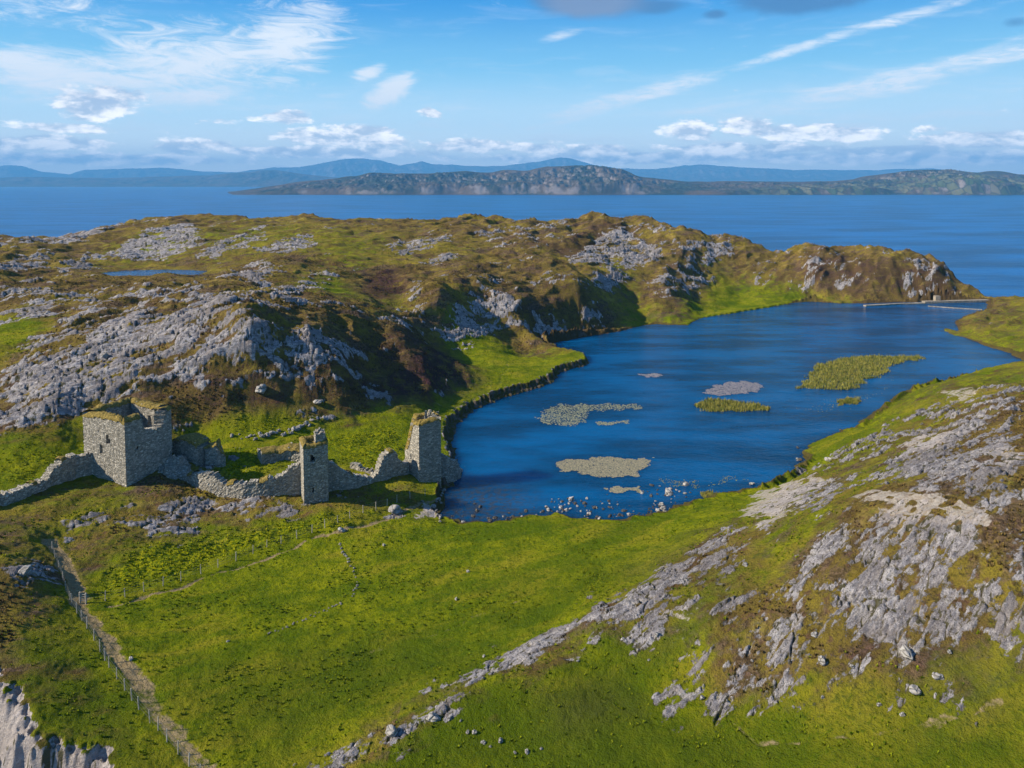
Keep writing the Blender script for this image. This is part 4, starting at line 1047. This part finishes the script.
# ------------------------------------------------------------------ curtain walls
def resample(P, step=1.0):
    P = np.array(P); seg = np.linalg.norm(np.diff(P, axis=0), axis=1); cum = np.concatenate([[0], np.cumsum(seg)])
    s = np.linspace(0, cum[-1], max(2, int(cum[-1] / step)) + 1)
    return np.stack([np.interp(s, cum, P[:, 0]), np.interp(s, cum, P[:, 1])], 1)
def curtain(name, base_px, top_px, thick, label, seed, turf=True, cell=.26, amp=.25, group=None):
    """base_px: [(u, v)] foot of the wall in the photo; top_px: [(u, v)] its top line"""
    F = [hit(u, v) for u, v in base_px]
    O = resample(F, 1.2)
    T = np.gradient(O, axis=0); T /= np.linalg.norm(T, axis=1)[:, None]
    Nn = np.stack([-T[:, 1], T[:, 0]], 1)        # away from the camera for a left-to-right wall
    I = O + Nn * thick
    org = (O[0][0], O[0][1], ground(*O[0]) - 1.0)
    seg = np.linalg.norm(np.diff(O, axis=0), axis=1); cum = np.concatenate([[0], np.cumsum(seg)])
    gzs = np.array([ground(x, y) for x, y in O])
    us = 512 + FPX * O[:, 0] / (O[:, 1] * CP - (gzs + 2 - CAM_H) * SP)
    w = wob(seed, amp)
    vt = np.interp(us, [p[0] for p in top_px], [p[1] for p in top_px])
    mid = (O + I) / 2
    zt = np.array([z_for_v(x, y, v) for (x, y), v in zip(mid, vt)])
    zt = np.maximum(zt, gzs + .5)
    z0 = float(gzs.min()) - 1.0
    f = lambda s: float(np.interp(s, cum, zt)) + w(s)
    top = empty(name, org, label, 'wall', group)
    masonry('wall_face', O, I, org, z0, f, top, seed=seed, cell=cell, jit=.07)
    if turf: turf_on(O, I, org, f, top, seed + 3, M_TURF, rise=.15, keep=(lambda s: mnoise.noise(Vector((s / 2.5, seed, 0))) > (turf if isinstance(turf, float) else -.1)))
    return top
curtain('ruined_wall', [(-60,520),(-20,511),(0,507),(25,500),(52,489),(75,480),(104,475)], [(-60,510),(0,494),(12,491),(30,484),(50,477),(54,468),(60,460),(70,456),(85,453),(104,449)], 1.3, 'long rough stone wall climbing from the left picture edge to the big tower', 101, turf=.2)
curtain('ruined_wall', [(176,474),(190,484),(206,492),(222,496),(242,499),(265,498),(285,495),(301,493)], [(176,474),(190,472),(206,471),(215,474),(221,481),(240,482),(258,480),(275,476),(285,472),(292,464),(301,461)], 1.2, 'sagging stone wall between the big tower and the slim tower with two windows', 103, turf=.2)
curtain('ruined_wall', [(328,491),(345,490),(362,487),(380,483),(395,479),(409,476)], [(328,460),(335,461),(338,468),(350,472),(360,476),(370,477),(378,474),(380,457),(386,451),(392,449),(398,452),(402,460),(405,466),(409,460)], 1.3, 'broken stone wall between the window tower and the tower at the lake edge', 105, turf=.3, amp=.35)
curtain('ruined_wall', [(440,478),(448,478),(455,477),(461,476)], [(440,454),(446,455),(451,456),(452,459),(459,460),(461,468)], 1.1, 'short high stump of wall running from the lakeside tower into the water', 107, turf=.0, amp=.1)
curtain('ruined_wall', [(350,470),(360,473),(372,477)], [(350,461),(360,465),(372,472)], .9, 'low pale stone footing on the grass behind the broken wall', 108, turf=False, cell=.3)
# remains of the enclosure behind the sagging wall
curtain('ruined_wall', [(172,455),(185,462),(198,468)], [(172,440),(180,436),(190,436),(198,446)], 2.6, 'stump of overgrown masonry beside the big tower', 109, turf=-1.0, amp=.5)
curtain('ruined_wall', [(205,466),(215,470),(226,468)], [(205,446),(212,441),(220,443),(226,455)], 2.2, 'thick overgrown block of masonry in the ruined yard', 110, turf=-1.0, amp=.5)
curtain('ruined_wall', [(262,465),(275,462),(290,462),(300,464)], [(262,450),(275,449),(285,447),(300,448)], 2.4, 'grassy remnant of wall just behind the window tower', 111, turf=-1.0, amp=.4)
# ------------------------------------------------------------------ boulders and loose stones
def rock_mesh(name, seed, sub=3, flat=.75, lump=.32):
    bm = bmesh.new(); bmesh.ops.create_icosphere(bm, subdivisions=sub, radius=1.0)
    rg = random.Random(seed); pl = []
    for _ in range(13):
        d = Vector((rg.gauss(0, 1), rg.gauss(0, 1), rg.gauss(0, 1))).normalized(); pl.append((d, rg.uniform(.62, .9)))
    for v in bm.verts:
        p = v.co.copy()
        for d, k in pl:
            q = p.dot(d)
            if q > k: p -= d * (q - k) * .92
        p *= 1 + lump * mnoise.noise(p * 1.3 + Vector((seed, 0, 0))) + .08 * mnoise.noise(p * 5 + Vector((0, seed, 0)))
        v.co = Vector((p.x, p.y * .85, p.z * flat))
    me = bpy.data.meshes.new(name); bm.to_mesh(me); bm.free(); return me
SHAPES = [rock_mesh('boulder', s, 3, rnd.uniform(.6, .85)) for s in range(8)]
for m_ in SHAPES: m_.materials.append(M_BOULDER)
PSH = [rock_mesh('stone', s + 30, 2, rnd.uniform(.55, .8)) for s in range(5)]
for m_ in PSH: m_.materials.append(M_PALE)
DIRT = bpy.data.materials
M_DARK = mat_stone('wet_stone', (.05, .045, .04), (.13, .12, .11), .4)
DSH = [rock_mesh('stone', s + 60, 2, rnd.uniform(.55, .8)) for s in range(5)]
for m_ in DSH: m_.materials.append(M_DARK)
def put_rock(u, v, w_px, meshes, label, group=None, name='boulder', hr=None, water=False, sink=.3):
    if water: p = Vector(at(u, v, 0.0)); p.z = 0
    else: p = ghit(u, v)
    depth = p.y * CP - (p.z - CAM_H) * SP
    rad = w_px / 2 * depth / FPX
    o = bpy.data.objects.new(name, rnd.choice(meshes)); col.objects.link(o)
    k = rnd.uniform(.8, 1.0)
    hh = hr if hr else rnd.uniform(.75, 1.1)
    o.scale = (rad, rad * k, rad * hh); o.location = (p.x, p.y, p.z + rad * (hh * .7 - sink * 1.2) if not water else rad * .12)
    o.rotation_euler = (rnd.uniform(-.2, .2), rnd.uniform(-.2, .2), rnd.uniform(0, 6.28))
    o['label'] = label; o['category'] = 'boulder' if name == 'boulder' else 'stone'
    if group: o['group'] = group
    return o
# boulders one can point to
for u, v, w, lab in [(391, 735, 17, 'big grey boulder with shaded side on the ridge at the bottom edge of the view'), (433, 720, 15, 'big pale boulder up the ridge from the bottom edge boulder'),
                     (396, 512, 16, 'pale pointed boulder beside the light footpath near the lakeside tower'), (262, 391, 15, 'long pale boulder alone in the darkened heath of the left hill'),
                     (105, 357, 7, 'grey boulder on the hill above the big tower'), (24, 574, 15, 'grey boulder on the grassy knoll left of the sunken track'), (342, 532, 9, 'flat pale boulder beside the wire fence in front of the window tower'),
                     (906, 655, 17, 'long flat slab lying on the dark slope of the near ridge'), (915, 694, 15, 'pale boulder at the foot of the near ridge with grass around it'), (938, 678, 12, 'small flat pale boulder on the near slope right of the long slab'),
                     (815, 637, 9, 'small square boulder below the crags of the near ridge'), (828, 461, 9, 'smooth white stone on green bank above the east shore'), (318, 404, 10, 'pale boulder at the end of the stone row behind the castle'),
                     (822, 664, 10, 'grey boulder left of the long slab'), (745, 566, 8, 'grey boulder on the saddle of the near ridge')]:
    put_rock(u, v, w, SHAPES if v not in (461,) else PSH, lab)
for u, v, w, lab in [(456, 600, 4.5, 'small white stone in the middle of the bright meadow'), (468, 572, 4.5, 'small pale stone in the meadow nearest the lake'), (484, 657, 4.5, 'small white stone at the foot of the rocky ridge'),
                     (131, 660, 6, 'flat white stone on the worn dirt path'), (384, 546, 4, 'tiny pale stone in the meadow below the lakeside tower'), (228, 642, 4, 'tiny pale stone beside the old field wall'), (578, 662, 4, 'tiny white stone on green grass below the ridge')]:
    put_rock(u, v, w, PSH, lab, name='stone')
# stones in the shallows along the near shore
shore = []
line = [(446,522),(470,525),(500,522),(530,515),(560,512),(575,507),(590,520),(620,517),(650,513),(672,508)]
for i in range(96):
    k = rnd.random() * (len(line) - 1.001); a, f = int(k), k % 1
    u = line[a][0] + (line[a + 1][0] - line[a][0]) * f + rnd.gauss(0, 3); v = line[a][1] + (line[a + 1][1] - line[a][1]) * f - abs(rnd.gauss(0, 3.5)) + 1
    shore.append((u, v, rnd.choice((1.8, 2.4, 3, 4, 6))))
for cu, cv, n, su, sv in [(570, 505, 24, 18, 4), (668, 492, 16, 9, 3), (610, 508, 26, 32, 6), (655, 500, 12, 20, 5), (640, 512, 14, 20, 4), (840,433,5,5,2), (800,462,8,4,8), (470,512,14,14,6)]:
    for i in range(n): shore.append((rnd.gauss(cu, su), rnd.gauss(cv, sv), rnd.choice((1.8, 2.2, 3, 4, 6))))
for u, v, w in shore:
    pale = rnd.random() < (.6 if (535 < u < 590 or 655 < u < 685) else .18)
    q = at(u, v, 0)
    if bil(SDLf, np.array([q[0]]), np.array([q[1]]))[0] < -1.5: continue
    put_rock(u, v, w, PSH if pale else DSH, 'pale stone breaking the water in the shallows by the near shore' if pale else 'dark wet stone in the shallows by the near shore',
             'pale stones in the shallows' if pale else 'dark stones in the shallows', name='stone', water=True)
for u, v, w, lab in [(686, 485, 8, 'flat white stone alone in the water right of the shore stones'), (752, 484, 6, 'white stone standing alone in the lake near the east bank'), (571,500,9,'largest pale stone in the near shore shallows'), (669,494,12,'cluster-topping white slab in the shallows left of the lone flat stone')]:
    put_rock(u, v, w, PSH, lab, name='stone', water=True)
# rows of loose stone: old field walls
def stone_row(px, n, w, lab, grp, jv=1.0, mesh=SHAPES):
    for i in range(n):
        k = (i + rnd.uniform(-.3, .3)) / n * (len(px) - 1); k = min(max(k, 0), len(px) - 1.001); a, f = int(k), k % 1
        put_rock(px[a][0] + (px[a + 1][0] - px[a][0]) * f + rnd.gauss(0, .8), px[a][1] + (px[a + 1][1] - px[a][1]) * f + rnd.gauss(0, jv), rnd.uniform(w * .6, w * 1.3), mesh, lab, grp, name='stone')
stone_row([(257,439),(270,435),(285,434),(295,430),(305,426),(315,420)], 22, 6, 'weathered stone in the tumbled row behind the castle', 'stones of the row behind the castle')
stone_row([(232,436),(250,437),(262,436)], 7, 4, 'small stone in the low row leading to the big tower', 'stones of the low row by the big tower')
stone_row([(268,634),(285,628),(300,622),(318,613),(332,608),(345,602)], 24, 2.6, 'small stone of the old field wall across the meadow', 'stones of the old field wall', .7)
stone_row([(352,596),(358,582),(350,566),(343,553),(338,543)], 22, 3, 'small stone in the scattered line down from the fence to the meadow', 'stones scattered below the fence', 1.2)
stone_row([(440,521),(434,508),(440,498),(445,488)], 14, 4.5, 'grey stone heaped on the bank under the lakeside tower', 'stones on the bank under the tower', 1.5)
stone_row([(455,475),(461,471),(468,469),(474,467)], 12, 5.5, 'grey stone of the low causeway running into the lake from the tower', 'stones of the causeway', .6)
stone_row([(700,690),(760,690),(830,700),(900,700),(990,640)], 9, 5, 'small grey stone strewn on the foot of the near ridge', 'stones strewn on the near ridge', 16)
stone_row([(450,722),(470,735),(490,745),(520,750),(560,748)], 10, 5, 'half-buried pale stone in the grass right of the big boulders', 'half-buried stones by the ridge', 5)
stone_row([(620,640),(660,655),(640,690)], 4, 5, 'pale stone on green grass under the rocky strip', 'stones under the rocky strip', 8)

# ------------------------------------------------------------------ fences
def tube(bm, a, b, r0, r1=None, n=6):
    r1 = r0 if r1 is None else r1
    a, b = Vector(a), Vector(b); d = (b - a).normalized(); u = d.orthogonal().normalized(); w = d.cross(u)
    A = [bm.verts.new(a + (u * math.cos(t) + w * math.sin(t)) * r0) for t in [2 * math.pi * i / n for i in range(n)]]
    B = [bm.verts.new(b + (u * math.cos(t) + w * math.sin(t)) * r1) for t in [2 * math.pi * i / n for i in range(n)]]
    for i in range(n): bm.faces.new((A[i], A[(i + 1) % n], B[(i + 1) % n], B[i]))
    bm.faces.new(A[::-1]); bm.faces.new(B)
def fence(px, label, h=1.15, r=.06, wires=3, step=None):
    pts = [ghit(u, v) for u, v in px]
    if step:
        q = []
        for a, b in zip(pts, pts[1:]):
            n = max(1, round((b - a).length / step))
            for k in range(n):
                p = a + (b - a) * k / n; q.append(Vector((p.x, p.y, ground(p.x, p.y))))
        q.append(pts[-1]); pts = q
    t = empty('wire_fence', pts[0], label, 'fence'); o0 = pts[0]
    for p in pts:
        bm = bmesh.new(); rr = r * rnd.uniform(.85, 1.2); hh = h * rnd.uniform(.92, 1.08)
        tip = p - o0 + Vector((rnd.uniform(-.06, .06), rnd.uniform(-.06, .06), hh))
        tube(bm, p - o0 - Vector((0, 0, .3)), tip, rr, rr * .9, 7)
        me = bpy.data.meshes.new('post'); bm.to_mesh(me); bm.free(); link('post', me, M_POST, t)
    for k in range(wires):
        bm = bmesh.new(); z = h * (.3 + .3 * k)
        for a, b in zip(pts, pts[1:]):
            up = Vector((0, 0, z)); tube(bm, a - o0 + up, (a + b) / 2 - o0 + up - Vector((0, 0, .03)), .008, n=4); tube(bm, (a + b) / 2 - o0 + up - Vector((0, 0, .03)), b - o0 + up, .008, n=4)
        me = bpy.data.meshes.new('wire'); bm.to_mesh(me); bm.free(); link('wire', me, M_WIRE, t)
    return t
fence([(72,604),(77,614),(82,621),(87,629),(94,641),(100,652),(105,661),(109,668),(117,680),(125,691),(132,701),(139,710),(150,723),(158,731),(167,742),(178,755),(189,767),(200,780)], 'post and wire fence running down beside the worn dirt path', 1.2, .05)
fence([(52,549),(55,558),(59,569),(63,580),(66,590),(70,600)], 'short post and wire fence along the left side of the sunken grey track', 1.0, .045)
fence([(86,604),(105,601),(125,597),(144,592),(163,586),(181,581),(201,574),(218,568),(236,561),(253,554),(267,548),(281,544),(297,539),(312,533),(325,528),(338,523),(350,519),(363,513),(376,509),(387,506),(397,503),(410,499),(425,496)], 'long post and wire fence crossing below the castle to the lake', 1.15, .055)
# small timber gate where the track meets the meadow
def gate():
    a = ghit(80, 603); b = ghit(86, 604); t = empty('field_gate', a, 'small pale timber gate where the track meets the meadow', 'gate')
    d = (b - a); 
    for k in (0, 1):
        bm = bmesh.new(); p = d * k; tube(bm, p - Vector((0, 0, .2)), p + Vector((0, 0, 1.25)), .09); me = bpy.data.meshes.new('post'); bm.to_mesh(me); bm.free(); link('post', me, M_POST, t)
    for k in range(4):
        bm = bmesh.new(); z = Vector((0, 0, .3 + .25 * k)); tube(bm, z, d + z, .035); me = bpy.data.meshes.new('rail'); bm.to_mesh(me); bm.free(); link('rail', me, M_POST, t)
gate()

# ------------------------------------------------------------------ reeds and floating weed on the lake
def px_poly(px): return [tuple(at(u, v, 0)[:2]) for u, v in px]
def scatter(poly, n, noise_sc=2.5, cut=-.1, seed=0):
    P = np.array(poly); lo, hi = P.min(0), P.max(0); g = np.random.default_rng(seed)
    X = g.uniform(lo[0], hi[0], n * 6); Y = g.uniform(lo[1], hi[1], n * 6)
    wx = X + 1.2 * pn(X / 2.2, Y / 2.2, 7 + seed); wy = Y + 1.2 * pn(X / 2.2, Y / 2.2, 9 + seed)
    d = seg_dist(P, wx, wy); k = inside(P, wx, wy) & (fbm(X / noise_sc, Y / noise_sc, 4, seed + 40, .65) + .45 * np.minimum(d, 1.5) - .45 + g.uniform(-.15, .15, len(X)) - .7 * g.random(len(X)) * np.exp(-d / .7) > cut)
    return X[k][:n], Y[k][:n]
def reeds(px, n, h, label, seed):
    X, Y = scatter(px_poly(px), n, 4, -.5, seed); g = np.random.default_rng(seed); n = len(X)
    H = h * g.uniform(.4, 1.1, n) * (.75 + .7 * fbm(X / 1.5, Y / 1.5, 3, seed + 90)); A = g.uniform(0, 6.28, n); W = g.uniform(.05, .11, n); lx = g.normal(.12, .12, n) * H; ly = g.normal(0, .12, n) * H
    V = np.zeros((n, 3, 3)); V[:, 0] = np.stack([X - np.cos(A) * W, Y - np.sin(A) * W, np.full(n, -.1)], 1); V[:, 1] = np.stack([X + np.cos(A) * W, Y + np.sin(A) * W, np.full(n, -.1)], 1); V[:, 2] = np.stack([X + lx, Y + ly, H], 1)
    me = bpy.data.meshes.new('reed_bed'); me.vertices.add(3 * n); me.vertices.foreach_set('co', V.ravel()); me.loops.add(3 * n); me.loops.foreach_set('vertex_index', np.arange(3 * n, dtype=np.int32))
    me.polygons.add(n); me.polygons.foreach_set('loop_start', np.arange(0, 3 * n, 3, dtype=np.int32)); me.update(calc_edges=True)
    link('reed_bed', me, M_REED, kind='stuff', label=label, cat='reeds')
reeds([(796,389),(806,378),(815,366),(830,361),(845,358),(870,356),(920,356),(926,359),(905,363),(885,368),(892,372),(868,380),(858,389),(838,390)], 18000, 1.0, 'large bed of green reeds standing in the far side of the lake', 1)
reeds([(694,405),(705,400),(722,399),(745,403),(768,406),(772,411),(745,412),(715,412),(698,411)], 5000, 1.0, 'smaller strip of green reeds in the middle of the lake', 2)
reeds([(835,402),(845,398),(860,398),(862,403),(848,405),(838,406)], 1500, .9, 'tiny patch of reeds off the east bank', 3)
reeds([(700,494),(715,492),(722,497),(706,499)], 500, .6, 'tuft of sedge in the shallows by the east bank', 4)
def weed(px, n, rad, mat, label, seed, cut=-.1, sc=2.5, name='lily_pads'):
    X, Y = scatter(px_poly(px), n, sc, cut, seed); g = np.random.default_rng(seed); n = len(X); K = 6
    Rr = rad * g.uniform(.5, 1.3, n); T = np.arange(K) * 2 * np.pi / K + g.uniform(0, 6.28, n)[:, None]; RR = Rr[:, None] * g.uniform(.75, 1.1, (n, K))
    Z = g.uniform(.012, .05, n)[:, None] + 0 * T
    V = np.stack([X[:, None] + np.cos(T) * RR, Y[:, None] + np.sin(T) * RR, Z], -1)
    me = bpy.data.meshes.new(name); me.vertices.add(K * n); me.vertices.foreach_set('co', V.ravel()); me.loops.add(K * n); me.loops.foreach_set('vertex_index', np.arange(K * n, dtype=np.int32))
    me.polygons.add(n); me.polygons.foreach_set('loop_start', np.arange(0, K * n, K, dtype=np.int32)); me.update(calc_edges=True)
    link(name, me, mat, kind='stuff', label=label, cat='water plants')
weed([(534,420),(543,408),(556,404),(600,403),(645,404),(643,409),(620,411),(590,412),(588,421),(572,427),(548,425)], 2200, .17, M_PAD, 'pale lily pads in a loose raft off the west bank', 11, -.25)
weed([(592,424),(600,421),(615,421),(628,419),(632,423),(610,426)], 260, .17, M_PAD, 'small drift of lily pads below the larger raft', 12, -.3)
weed([(551,465),(562,460),(572,459),(584,460),(592,457),(610,458),(655,459),(652,464),(641,470),(640,474),(620,479),(600,478),(585,474),(565,473)], 4600, .19, M_PADT, 'dense tan mat of floating weed in the near part of the lake', 13, -.55, 4, 'floating_weed')
weed([(604,489),(612,486),(642,487),(641,490),(622,493),(608,492)], 650, .18, M_PADT, 'narrow tan streak of floating weed near the shore stones', 14, -.5, 3, 'floating_weed')
weed([(702,393),(712,386),(728,382),(745,381),(764,385),(760,391),(740,395),(715,396)], 3200, .19, M_PADP, 'smooth pinkish patch of floating weed beside the reeds', 15, -.6, 5, 'floating_weed')
weed([(638,375),(648,373),(660,374),(664,376),(650,378)], 500, .2, M_PADP, 'small pale patch of floating weed off the west point', 16, -.5, 3, 'floating_weed')
weed([(770,407),(800,406),(830,395),(850,400),(880,385),(890,372),(905,368),(890,392),(860,408),(820,415)], 700, .12, M_REED, 'thin scatter of weed leaves round the reeds', 17, .12, 3, 'floating_weed')
weed([(650,470),(700,480),(740,470),(760,480),(700,492),(660,488)], 260, .10, M_REED, 'thin scatter of dark weed leaves near the stones', 18, .12, 3, 'floating_weed')

# ------------------------------------------------------------------ the dam at the far end
def slab_wall(px, w, h, name, label, cat, z0=-.4, mat=None):
    P = resample([at(u, v, 0)[:2] for u, v in px], 3.0); T = np.gradient(P, axis=0); T /= np.linalg.norm(T, axis=1)[:, None]; Nn = np.stack([-T[:, 1], T[:, 0]], 1)
    bm = bmesh.new(); prev = None; org = P[0]
    for p, n in zip(P, Nn):
        row = []
        for s, z in ((0, z0), (0, h - .08), (.08, h), (w - .08, h), (w, h - .08), (w, z0)):
            q = p + n * s - org; row.append(bm.verts.new((q[0] + rnd.uniform(-.05, .05), q[1] + rnd.uniform(-.05, .05), z + rnd.uniform(-.04, .04))))
        if prev:
            for i in range(5): bm.faces.new((prev[i], row[i], row[i + 1], prev[i + 1]))
        else: bm.faces.new(row)
        prev = row
    bm.faces.new(prev[::-1]); me = bpy.data.meshes.new(name); bmesh.ops.recalc_face_normals(bm, faces=bm.faces); bm.to_mesh(me); bm.free()
    return link(name, me, mat or M_CONC, label=label, cat=cat, loc=(org[0], org[1], 0))
slab_wall([(925,303.5),(950,303),(990,302)], 2.2, .9, 'low_dam', 'low pale dam wall closing the far right end of the lake', 'dam')
slab_wall([(866,306.5),(885,305.5),(905,304.5),(925,304)], 1.6, .45, 'stone_quay', 'narrow stone quay left of the dam under the far hill', 'quay')
slab_wall([(928,306.5),(955,308.5),(982,310)], .8, .25, 'spillway_kerb', 'pale kerb of the spillway just in front of the dam', 'kerb')
def dam_box():
    p = at(940, 303, 0); bm = bmesh.new(); bmesh.ops.create_cube(bm, size=1)
    for v in bm.verts: v.co = Vector((v.co.x * 2.4 * (1 if v.co.z < 0 else .9), v.co.y * 1.8, (v.co.z + .5) * 3.2))
    bmesh.ops.bevel(bm, geom=bm.edges[:], offset=.08, segments=1, affect='EDGES')
    me = bpy.data.meshes.new('sluice_block'); bm.to_mesh(me); bm.free(); link('sluice_block', me, M_CONC, label='small upright concrete sluice block on the dam', cat='sluice', loc=(p[0] - .5, p[1] + 1.5, -.3))
dam_box()
